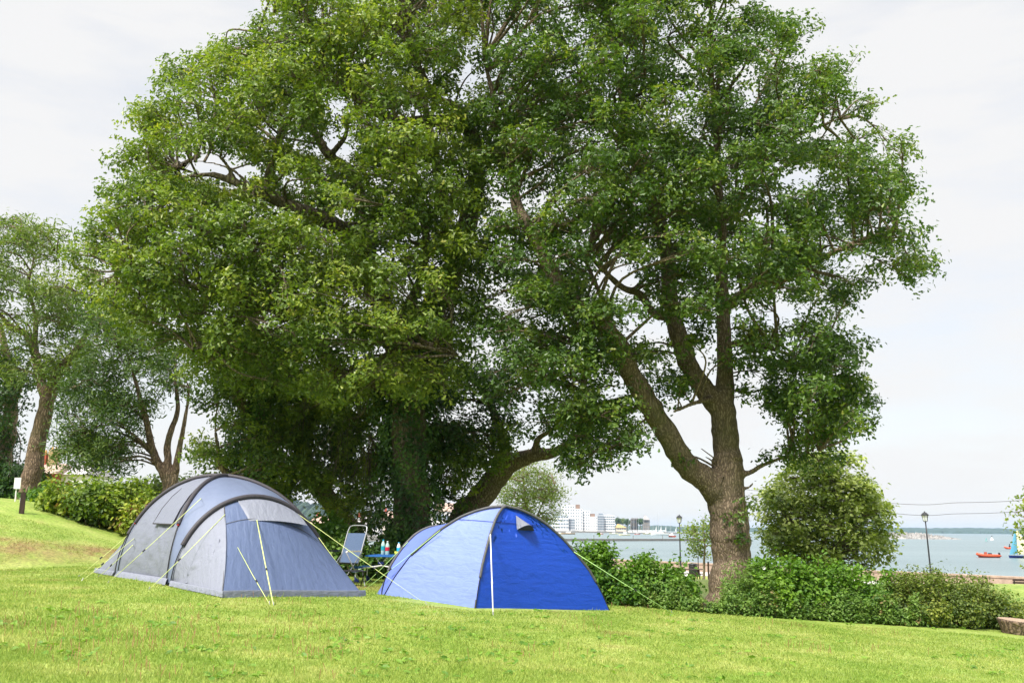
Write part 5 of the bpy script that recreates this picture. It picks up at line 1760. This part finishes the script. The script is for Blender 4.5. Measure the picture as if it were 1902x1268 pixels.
o = thing('rock_breakwater', 'pale rubble breakwater lying across the water at right', 'breakwater', on_water(1640, 560))
nX, nY = 150, 22
Vr = []
for j in range(nY):
    for i in range(nX):
        px = 1540 + (1786 - 1540) * i / (nX - 1)
        p = on_water(px, 560 + (j - nY / 2) * .8 + 6 * math.sin(i * .05))
        e = min(1, i / 6, (nX - 1 - i) / 45 + .02)
        prof = math.sin(math.pi * j / (nY - 1)) ** .7
        Vr.append((p[0], p[1], WATER_Z - .4 + prof * (3.3 * e + .4) * rng.uniform(.45, 1.2)))
Vr = np.array(Vr)
ir = (np.arange(nY - 1)[:, None] * nX + np.arange(nX - 1)[None]).ravel()
obj('rubble', Vr, np.stack([ir, ir + 1, ir + nX + 1, ir + nX], 1), M['rock'], o)


def block(parent, px0, px1, ytop, ybase, Y, depth, m, rows=0, cols=0, name='wall', wm=None, ww=.5, wh=.45, roof=None, rh=.5):
    """one storeyed volume seen face on, with its windows; far away, at its real size"""
    a, b_ = P(px0, ybase, Y), P(px1, ybase, Y)
    z0, z1 = WATER_Z, P((px0 + px1) / 2, ytop, Y)[2]
    zb = P((px0 + px1) / 2, ybase, Y)[2]
    w_ = b_[0] - a[0]
    c = np.array(((a[0] + b_[0]) / 2, Y + depth / 2, (z0 + z1) / 2))
    wall = MB().box(c, (w_, depth, z1 - z0)).build(name, m, parent)
    if roof is not None:
        MB().box((c[0], c[1], z1 + rh / 2), (w_ + .6, depth + .6, rh)).build('roof', roof, parent)
    if rows:
        first = None
        cw, rhh = w_ / cols, (z1 - zb) / rows
        for i in range(cols):
            for j in range(rows):
                pos = (a[0] + cw * (i + .5), Y - .08, zb + rhh * (j + .5))
                if first is None:
                    first = MB().box(pos, (cw * ww, .25, rhh * wh)).build('window', wm or M['win'], parent)
                    p0 = pos
                else:
                    k = first.copy()
                    col.objects.link(k)
                    k.parent = parent
                    k.location = (pos[0] - p0[0], 0, pos[2] - p0[2])
    return wall


def building(name, label, cat, px, Y, group=None):
    p = on_water(px, Y)
    return thing(name, label, cat, p, group)


WF = 'waterfront blocks across the harbour'
D = 1100
q = building('apartment_block', 'low balconied white block at the left of the waterfront', 'building', 1050, D - 20, WF)
block(q, 1026, 1056, 956, 982, D - 20, 18, M['render'], 4, 6, ww=.8, roof=M['greyr'])
block(q, 1056.5, 1068, 963, 982, D - 16, 14, M['greyr'], 4, 3, 'wing', ww=.8)
q = building('apartment_block', 'tallest white apartment block with a brown rooftop tower', 'building', 1074, D, WF)
block(q, 1044, 1068, 938, 984, D + 14, 20, M['render'], 8, 5)
block(q, 1068.2, 1082, 944.5, 984, D + 6, 20, M['render'], 7, 3, 'wing')
block(q, 1082.2, 1096, 948, 984, D + 10, 20, M['render'], 7, 3, 'wing')
block(q, 1070, 1077, 936.5, 944, D + 14, 8, M['brownb'], 0, 0, 'roof_tower')
block(q, 1046, 1064, 936.5, 938, D + 20, 8, M['greyr'], 0, 0, 'roof_house')
q = building('apartment_block', 'middle white block with a brown upper storey', 'building', 1103, D, WF)
block(q, 1096.3, 1110, 959, 984, D + 2, 18, M['render'], 5, 4, ww=.4)
block(q, 1097, 1105, 953.5, 959, D + 8, 10, M['brownb'], 0, 0, 'roof_house')
q = building('apartment_block', 'glass-fronted block with stepped balconies at the right of the waterfront', 'building', 1126, D, WF)
block(q, 1110.3, 1122, 957, 984, D - 4, 18, M['greyr'], 6, 4, ww=.85, wh=.6)
block(q, 1122.2, 1142, 957, 984, D, 18, M['render'], 6, 5, 'wing', ww=.85, wh=.5)
block(q, 1112, 1120, 951.5, 957, D + 6, 8, M['greyr'], 1, 3, 'roof_house', ww=.8)
block(q, 1124, 1136, 955, 957, D + 6, 8, M['greyr'], 0, 0, 'roof_house')
q = building('boathouse', 'low orange-roofed boathouse right of the waterfront blocks', 'building', 1155, D - 30)
block(q, 1146, 1163, 979.5, 984, D - 30, 12, M['cream'], 1, 4)
a, b2 = P(1145, 979.5, D - 31), P(1164, 979.5, D - 31)
zt = P(1152, 972.5, D)[2]
mb = MB()
mb.add([(a[0], D - 31, a[2]), (b2[0], D - 31, a[2]), (b2[0], D - 17, a[2]), (a[0], D - 17, a[2]), (a[0] + 2, D - 24, zt), (b2[0] - 5, D - 24, zt - 1.2)],
       [(0, 1, 5, 4), (1, 2, 5), (2, 3, 4, 5), (3, 0, 4), (0, 3, 2, 1)])
mb.build('roof', M['sand'], q)
q = building('stone_castle', 'grey stone castle tower with battlements among trees on the point', 'castle', 1180, D)
block(q, 1173, 1185, 963.5, 984, D, 10, M['castle'], 2, 3, ww=.25, wh=.3)
for k in range(4):
    block(q, 1173.2 + 3.2 * k, 1175 + 3.2 * k, 961.5, 963.5, D, 3, M['castle'], name='battlement')
q = building('stone_villa', 'stone villa with steep gable at the end of the point', 'building', 1201, D)
block(q, 1196, 1207, 965, 984, D + 2, 12, M['castle'], 3, 3, ww=.3, wh=.4)
a, b2 = P(1195.5, 965, D), P(1207.5, 965, D)
zt = P(1200, 956.5, D)[2]
mb = MB()
mb.add([(a[0], D, a[2]), (b2[0], D, a[2]), (b2[0], D + 14, a[2]), (a[0], D + 14, a[2]), ((a[0] * .6 + b2[0] * .4), D + 2, zt), ((a[0] * .6 + b2[0] * .4), D + 12, zt)],
       [(0, 1, 4), (1, 2, 5, 4), (2, 3, 5), (3, 0, 4, 5), (0, 3, 2, 1)])
mb.build('roof', M['slate'], q)


def far_tree(px, ytop, Y, wpx, label, m=None):
    g = on_water(px, Y)
    top = P(px, ytop, Y)[2]
    o = thing('shore_tree', label, 'tree', g, 'trees on the point across the harbour')
    h = top - g[2]
    MB().tube([g, g + np.array((0, 0, h * .6))], [.5, .3], 6).build('trunk', M['bark'], o)
    rr = wpx / FPX * Y / 2
    n_ = 420
    d = rng.normal(size=(n_, 3))
    d /= np.linalg.norm(d, axis=1)[:, None]
    C = g + np.array((0, 0, h - rr * .9)) + d * (rng.uniform(.3, 1, n_) ** .5 * rng.uniform(.8, 1.15, n_))[:, None] * np.array((rr, rr, rr * .95))
    V, F = leaves(C, d + rng.normal(size=(n_, 3)) * .4, rng.uniform(1.0, 2.2, n_), LEAF_OVAL)
    obj('crown', V, F, m or M['dark'], o, tint=np.repeat(rng.uniform(.1, .8, n_), 2))


far_tree(1148, 961, D + 20, 14, 'leftmost tree above the orange-roofed boathouse')
far_tree(1165, 963, D - 5, 13, 'round tree between boathouse and castle tower')
far_tree(1190, 962, D - 8, 13, 'dark tree between castle tower and stone villa')
far_tree(1156, 962, D + 40, 12, 'paler tree behind the boathouse roof', M['ash'])

qa, qb = on_water(1010, D - 30), on_water(1235, D - 30)
o = MB().box(((qa[0] + qb[0]) / 2, D + 5, WATER_Z + .6), (qb[0] - qa[0], 80, 2.2)).build('quay', M['pier'], origin=(qa[0], D, WATER_Z))
tag(o, 'grey stone quay under the waterfront blocks', 'quay')
qa, qb = on_water(1165, D - 90), on_water(1300, D - 90)
o = MB().box(((qa[0] + qb[0]) / 2, D - 90, WATER_Z + .5), (qb[0] - qa[0], 3, 1.6)).build('pontoon', M['pier'], origin=(qa[0], D - 90, WATER_Z))
tag(o, 'thin dark pontoon line behind the moored yachts', 'pontoon')

# harbour houses glimpsed through the trees on the left
TN = 'harbour town houses glimpsed under the trees'
town = [(575, 612, 972, 290, 'redb', 'tile', 'red brick gabled house glimpsed left of the camping chair'), (614, 652, 966, 300, 'cream', 'tile', 'cream house with pinkish tiled roof behind the chair'),
        (654, 702, 974, 285, 'render', 'slate', 'wide white harbour building behind the folding table'), (704, 745, 962, 320, 'cream', 'tile', 'cream house hidden mostly by the ivied trunk'),
        (806, 853, 948, 300, 'render', 'tile', 'white house with dormer in the gap above the blue tent'), (856, 905, 955, 320, 'redb', 'slate', 'brick house behind the bent trunk'),
        (760, 803, 965, 310, 'render', 'slate', 'white house with grey roof right of the ivied trunk')]
for (a0, a1, yt, Y, wm_, rm, lab) in town:
    q = building('town_house', lab, 'house', (a0 + a1) / 2, Y, TN)
    block(q, a0, a1, yt, 996, Y, 9, M[wm_], 2, 5, ww=.45)
    p0, p1 = P(a0, yt, Y), P(a1, yt, Y)
    mb = MB()
    e, rz_ = .4, 2.4
    mb.add([(p0[0] - e, Y - e, p0[2] - .1), (p1[0] + e, Y - e, p0[2] - .1), (p1[0] + e, Y + 9 + e, p0[2] - .1), (p0[0] - e, Y + 9 + e, p0[2] - .1), (p0[0] + .8, Y + 4.5, p0[2] + rz_), (p1[0] - .8, Y + 4.5, p0[2] + rz_)],
           [(0, 1, 5, 4), (1, 2, 5), (2, 3, 4, 5), (3, 0, 4), (0, 3, 2, 1)])
    rf = mb.build('roof', M[rm], q)
    MB().box((p0[0] + 1.5, Y + 4.5, p0[2] + 2.6), (.8, .8, 1.6)).build('chimney', M['redb'], rf)
qa, qb = on_water(520, 270), on_water(940, 270)
tag(MB().box(((qa[0] + qb[0]) / 2, 300, WATER_Z + .4), (qb[0] - qa[0], 66, 1.8)).build('quay', M['pier'], origin=(qa[0], 300, WATER_Z)), 'low grey harbour quay under the town houses', 'quay')
g = GX(668, 60)
o = thing('mooring_pole', 'thin upright wooden pole seen between chair and ivied trunk', 'pole', g)
MB().tube([g, np.array((g[0], g[1], P(668, 952, 60)[2]))], .09, 8).build('pole', M['postwood'], o)
MB().lathe((g[0], g[1], P(668, 952, 60)[2]), [(.1, 0), (.1, .05), (.03, .12)], 8).build('cap', M['iron'], o)

# house beyond the left hedge
Yh = 92.0
g = GX(95, Yh)
q = thing('brick_house', 'red brick house with chimneys seen past the leaning ash trunk', 'house', g)
x0, x1, x2 = P(60, 880, Yh)[0], P(101, 880, Yh)[0], P(150, 880, Yh)[0]
ze, zr = P(90, 878, Yh)[2], P(90, 857, Yh)[2]
MB().box(((x0 + x1) / 2, Yh + 3, (g[2] + ze) / 2 - .3), (x1 - x0, 6, ze - g[2] + .6)).build('wall', M['redb'], q)
MB().box(((x1 + x2) / 2 + .005, Yh + 4.5, (g[2] + ze) / 2 - .3), (x2 - x1 - .01, 6, ze - g[2] + .6)).build('rear_wing', M['render'], q)
for k in range(3):
    wpos = (x0 + (x1 - x0) * (.2 + .3 * k), Yh - .03, ze - 1.5)
    wf = MB().box(wpos, (.5, .1, .8)).build('window', M['white'], q)
    MB().box((wpos[0], wpos[1] - .05, wpos[2]), (.38, .06, .66)).build('pane', M['win'], wf)
mb = MB()
mb.add([(x0 - .3, Yh - .4, ze - .05), (x1 + .3, Yh - .4, ze - .05), (x1 + .3, Yh + 6.4, ze - .05), (x0 - .3, Yh + 6.4, ze - .05), (x0 - .2, Yh + 3, zr), (x1 - .2, Yh + 3, zr)], [(0, 1, 5, 4), (1, 2, 5), (2, 3, 4, 5), (3, 0, 4), (0, 3, 2, 1)])
rf = mb.build('roof', M['tile'], q)
mb = MB()
mb.add([(x1 + .31, Yh + 1.1, ze - .05), (x2 + .3, Yh + 1.1, ze - .05), (x2 + .3, Yh + 7.9, ze - .05), (x1 + .31, Yh + 7.9, ze - .05), (x1 + .31, Yh + 4.5, zr + .2), (x2 - .6, Yh + 4.5, zr + .2)], [(0, 1, 5, 4), (1, 2, 5), (2, 3, 4, 5), (3, 0, 4), (0, 3, 2, 1)])
mb.build('roof', M['slate'], q)
for px, yt in ((82, 842), (101, 836)):
    c = P(px, yt, Yh + 3)
    cm = MB().box((c[0], Yh + 3, (c[2] + zr) / 2 - .4), (.75, .7, c[2] - zr + .9)).build('chimney', M['tan'] if px > 90 else M['redb'], rf)
    for s in (-.18, .18):
        MB().lathe((c[0] + s, Yh + 3, c[2]), [(.11, 0), (.09, .35)], 8).build('chimney_pot', M['sand'], rf)


# ------------------------------------------------------------------ boats
def hull_mesh(Lh, B, H, sheer=.25, rake=.12):
    """bow towards +x; lofted sections, closed deck"""
    rows, nS = [], 14
    for i in range(nS):
        f = i / (nS - 1)
        x = -Lh / 2 + Lh * f
        b_ = B / 2 * (1 - max(0, (f - .35) / .65) ** 2.2) * (.82 + .18 * min(1, f / .2)) + .01
        dz = H * (1 + sheer * max(0, f - .4))
        xs_ = x + rake * H * f * 2
        rows.append([(xs_, -b_, dz), (x + rake * H * f, -b_ * .92, dz * .5), (x, -b_ * .55, -.08 * H), (x, b_ * .55, -.08 * H), (x + rake * H * f, b_ * .92, dz * .5), (xs_, b_, dz)])
    V = [p for r_ in rows for p in r_]
    F = []
    for i in range(nS - 1):
        for k in range(5):
            F.append((i * 6 + k, (i + 1) * 6 + k, (i + 1) * 6 + k + 1, i * 6 + k + 1))
        F.append((i * 6 + 5, (i + 1) * 6 + 5, (i + 1) * 6, i * 6))
    F += [tuple(range(6)), tuple((nS - 1) * 6 + k for k in range(5, -1, -1))]
    return V, F


def yacht(label, Lh, hm, mast=True, sail=None, group='boats moored in the harbour'):
    o = thing('sailing_boat' if mast else 'motor_boat', label, 'boat', (0, 0, 0), group)
    V, F = hull_mesh(Lh, Lh * .3, Lh * .1)
    obj('hull', V, F, hm, o, smooth=False)
    MB().box((-.02 * Lh, 0, Lh * .135), (Lh * .36, Lh * .17, Lh * .075), 0, .82).build('cabin', M['white'], o)
    if mast:
        MB().tube([(Lh * .08, 0, Lh * .1), (Lh * .08, 0, Lh * 1.3)], [Lh * .011, Lh * .006], 6).build('mast', M['greyr'], o)
        MB().tube([(Lh * .08, 0, Lh * .24), (-Lh * .3, 0, Lh * .25)], Lh * .018, 6).build('boom', M['bwhite'], o)
        if sail is not None:
            mb = MB()
            mb.add([(Lh * .07, 0, Lh * .27), (-Lh * .3, .02 * Lh, Lh * .28), (Lh * .07, 0, Lh * 1.27), (-.1 * Lh, .03 * Lh, Lh * .7), (Lh * .07, .012 * Lh, Lh * .27), (-Lh * .3, .032 * Lh, Lh * .28), (Lh * .07, .012 * Lh, Lh * 1.27), (-.1 * Lh, .042 * Lh, Lh * .7)],
                   [(0, 1, 3), (0, 3, 2), (4, 7, 5), (4, 6, 7)])
            mb.build('sail', sail, o)
    else:
        MB().box((Lh * .08, 0, Lh * .2), (Lh * .13, Lh * .15, Lh * .05), 0, .8).build('windscreen', M['win'], o)
    return o


def place(o, px, y, rz, Y=None):
    if Y is None:
        x_, yh = px, 981 + .0095 * (px - 951)
        Y = 3.7 * FPX / (y - yh)
    p = on_water(px, Y)
    o.location, o.rotation_euler = p, (0, 0, R(rz))
    return o


y1 = place(yacht('dark-hulled sailing boat moored near the left end of the far water', 10, M['tan']), 1055, 988.6, 185, 700)
y2 = place(yacht('cream motor boat moored mid-harbour', 7.2, M['creamsail'], False), 1160, 992.5, 180, 640)
place(copy_tree(y2, (0, 0, 0), 0, 'small white motor boat left of the cream motor boat'), 1140, 990, 0, 800)
place(copy_tree(y2, (0, 0, 0), 0, 'tiny pale motor boat below the castle tower'), 1202, 990, 0, 820)
place(copy_tree(y2, (0, 0, 0), 0, 'pale boat at the left tip of the visible water beside the blue tent'), 1040, 990, 15, 700)
y3 = place(yacht('sailing boat with red hull and tall bare mast left of the first lamp post', 8.5, M['redb']), 1247, 993.2, 100, 520)
y4 = place(yacht('white moored yacht with tall mast below the stone villa', 13, M['white']), 1226, 991, 170, 720)
y5 = place(yacht('small boat with orange tarpaulin moored below the white blocks', 5, M['orange'], False), 1115, 989, 150, 760)
place(copy_tree(y5, (0, 0, 0), 0, 'tiny dark boat under the boathouse roof'), 1184, 989, 30, 760)
for k, px in enumerate((1170, 1179, 1188, 1197, 1206, 1215)):
    place(copy_tree(y4, (0, 0, 0), 0, ['first white yacht of the marina row, below the round tree', 'white yacht of the marina row, just below the castle tower', 'white yacht of the marina row, below the dark tree', 'white yacht of the marina row, left of the villa gable', 'white yacht of the marina row, right under the villa', 'last white yacht at the right end of the marina row'][k]), px, 0, 178 + 3 * k, D - 75 + 2 * k)
ys_ = place(yacht('white sailing boat under sail nearest the stone villa', 8, M['white'], True, M['white']), 1219, 0, 30, 1500)
for px, Yk, lab in ((1228, 1450, 'white sail right of the villa, before the far shore'), (1237, 1600, 'white sail just left of the red-hulled boat mast'), (1256, 1700, 'white sail directly left of the first lamp post'), (1280, 1650, 'white sail behind the top of the sapling')):
    place(copy_tree(ys_, (0, 0, 0), 0, lab), px, 0, 30, Yk)

# orange rescue boat and the craft round it
o = thing('inflatable_boat', 'orange inflatable rescue boat on the open water at right', 'boat')
Lh = 3.5
pts = [(-1.7, .55, .28), (.6, .55, .30), (1.25, .38, .40), (1.7, 0, .52), (1.25, -.38, .40), (.6, -.55, .30), (-1.7, -.55, .28)]
MB().tube(spline(pts, 5), [.06] + [.21] * 29 + [.06], 10).build('tube', M['orange'], o, smooth=True)
V, F = hull_mesh(3.1, 1.0, .26)
obj('hull', V, F, M['orange'], o)
MB().box((.45, 0, .62), (.4, .4, .45), 0, .75).build('console', M['redb'], o)
MB().box((-.2, 0, .55), (.55, .35, .28), 0, .85).build('seat', M['blackp'], o)
MB().box((-1.6, 0, .42), (.28, .3, .66), 0, .8).build('outboard', M['blackp'], o)
place(o, 1833, 1033, 177)
Yo = o.location[1]
rd = thing('rubber_dinghy', 'small red and white dinghy beyond the orange rescue boat', 'boat')
MB().tube(spline([(-1.1, .42, .2), (.5, .42, .22), (1.2, 0, .42), (.5, -.42, .22), (-1.1, -.42, .2)], 5), .2, 8).build('tube', M['orange'], rd, smooth=True)
V, F = hull_mesh(2.0, .75, .2)
obj('hull', V, F, M['white'], rd)
place(rd, 1874, 1018, 170)
loc = np.array(rd.location)
ps = thing('person', 'person in dark clothes sitting in the red and white dinghy', 'person', loc)
q = np.array([(.30, 0, .22, .07), (.05, 0, .36, .10), (-.12, 0, .34, .14), (-.14, 0, .60, .16), (-.12, 0, .82, .17), (-.10, 0, .90, .09), (-.09, 0, .96, .055), (-.08, 0, 1.03, .085), (-.08, 0, 1.12, .10), (-.08, 0, 1.20, .07), (-.08, 0, 1.23, .02)])
mb = MB()
mb.tube(q[:, :3] + loc, q[:, 3], 12)
for s in (-1, 1):
    mb.tube(np.array([(-.12, s * .13, .84), (-.02, s * .24, .62), (.18, s * .2, .52)]) + loc, [.06, .05, .04], 8)
mb.build('body', M['cloth'], ps, smooth=True)
MB().lathe(loc + np.array((-.08, 0, 1.13)), [(.103, 0), (.10, .06), (.06, .11), (.01, .12)], 10).build('hair', M['blackp'], ps, smooth=True)
ws = place(yacht('tiny sailing dinghy with teal sail far out on the water', 1.5, M['tealsail'], True, M['tealsail'], None), 1831, 1004.5, 20)
bu = thing('buoy', 'small white buoy-like craft right of the teal sail', 'buoy', on_water(1841.5, 520))
c = np.array(bu.location)
MB().lathe(c, [(.9, -.2), (1.0, .3), (.6, .6), (.25, 1.4), (.2, 1.7)], 10).build('float', M['white'], bu)
MB().lathe(c, [(.3, 1.7), (.3, 2.1), (.05, 2.2)], 8).build('topmark', M['blackp'], bu)
sd2 = thing('sailing_dinghy', 'sailing dinghy with blue jib and cream mainsail cut by the right edge', 'boat')
V, F = hull_mesh(3.6, 1.3, .35)
obj('hull', V, F, M['navy'], sd2)
MB().tube([(.5, 0, .3), (.42, 0, 4.6)], [.04, .025], 6).build('mast', M['alu'], sd2)
V, F, uv = loft([(.42, .03 + .0 * k, .6 + k * .5) for k in range(8)], [(-1.5 + k * .24, .25 * math.sin((8 - k) / 8 * 2), .62 + k * .5) for k in range(8)], 6, (0, .12, 0))
obj('mainsail', V, F, M['creamsail'], sd2, smooth=True)
V, F, uv = loft([(1.75 - k * .165, .02, .5 + k * .53) for k in range(8)], [(.62 - k * .02, .16 * (1 - k / 8), .6 + k * .51) for k in range(8)], 5, (0, .1, 0))
obj('jib', V, F, M['bluesail'], sd2, smooth=True)
place(sd2, 1893, 1034, 178)

# ------------------------------------------------------------------ air
m, t, b = newmat('haze_air')
t.nodes.remove(b)
pv = _node(t, 'ShaderNodeVolumePrincipled')
pv.inputs['Color'].default_value = (0.46, 0.66, 0.95, 1)
pv.inputs['Density'].default_value = 0.00008
pv.inputs['Anisotropy'].default_value = 0.0
t.links.new(pv.outputs[0], t.nodes['Material Output'].inputs['Volume'])
hz = MB().box((0, 3500, 15), (16000, 8400, 62)).build('haze', m, origin=(0, 3500, 15))
setkind(hz, 'stuff')
tag(hz, 'thin pale sea haze filling the air over the harbour', 'haze')
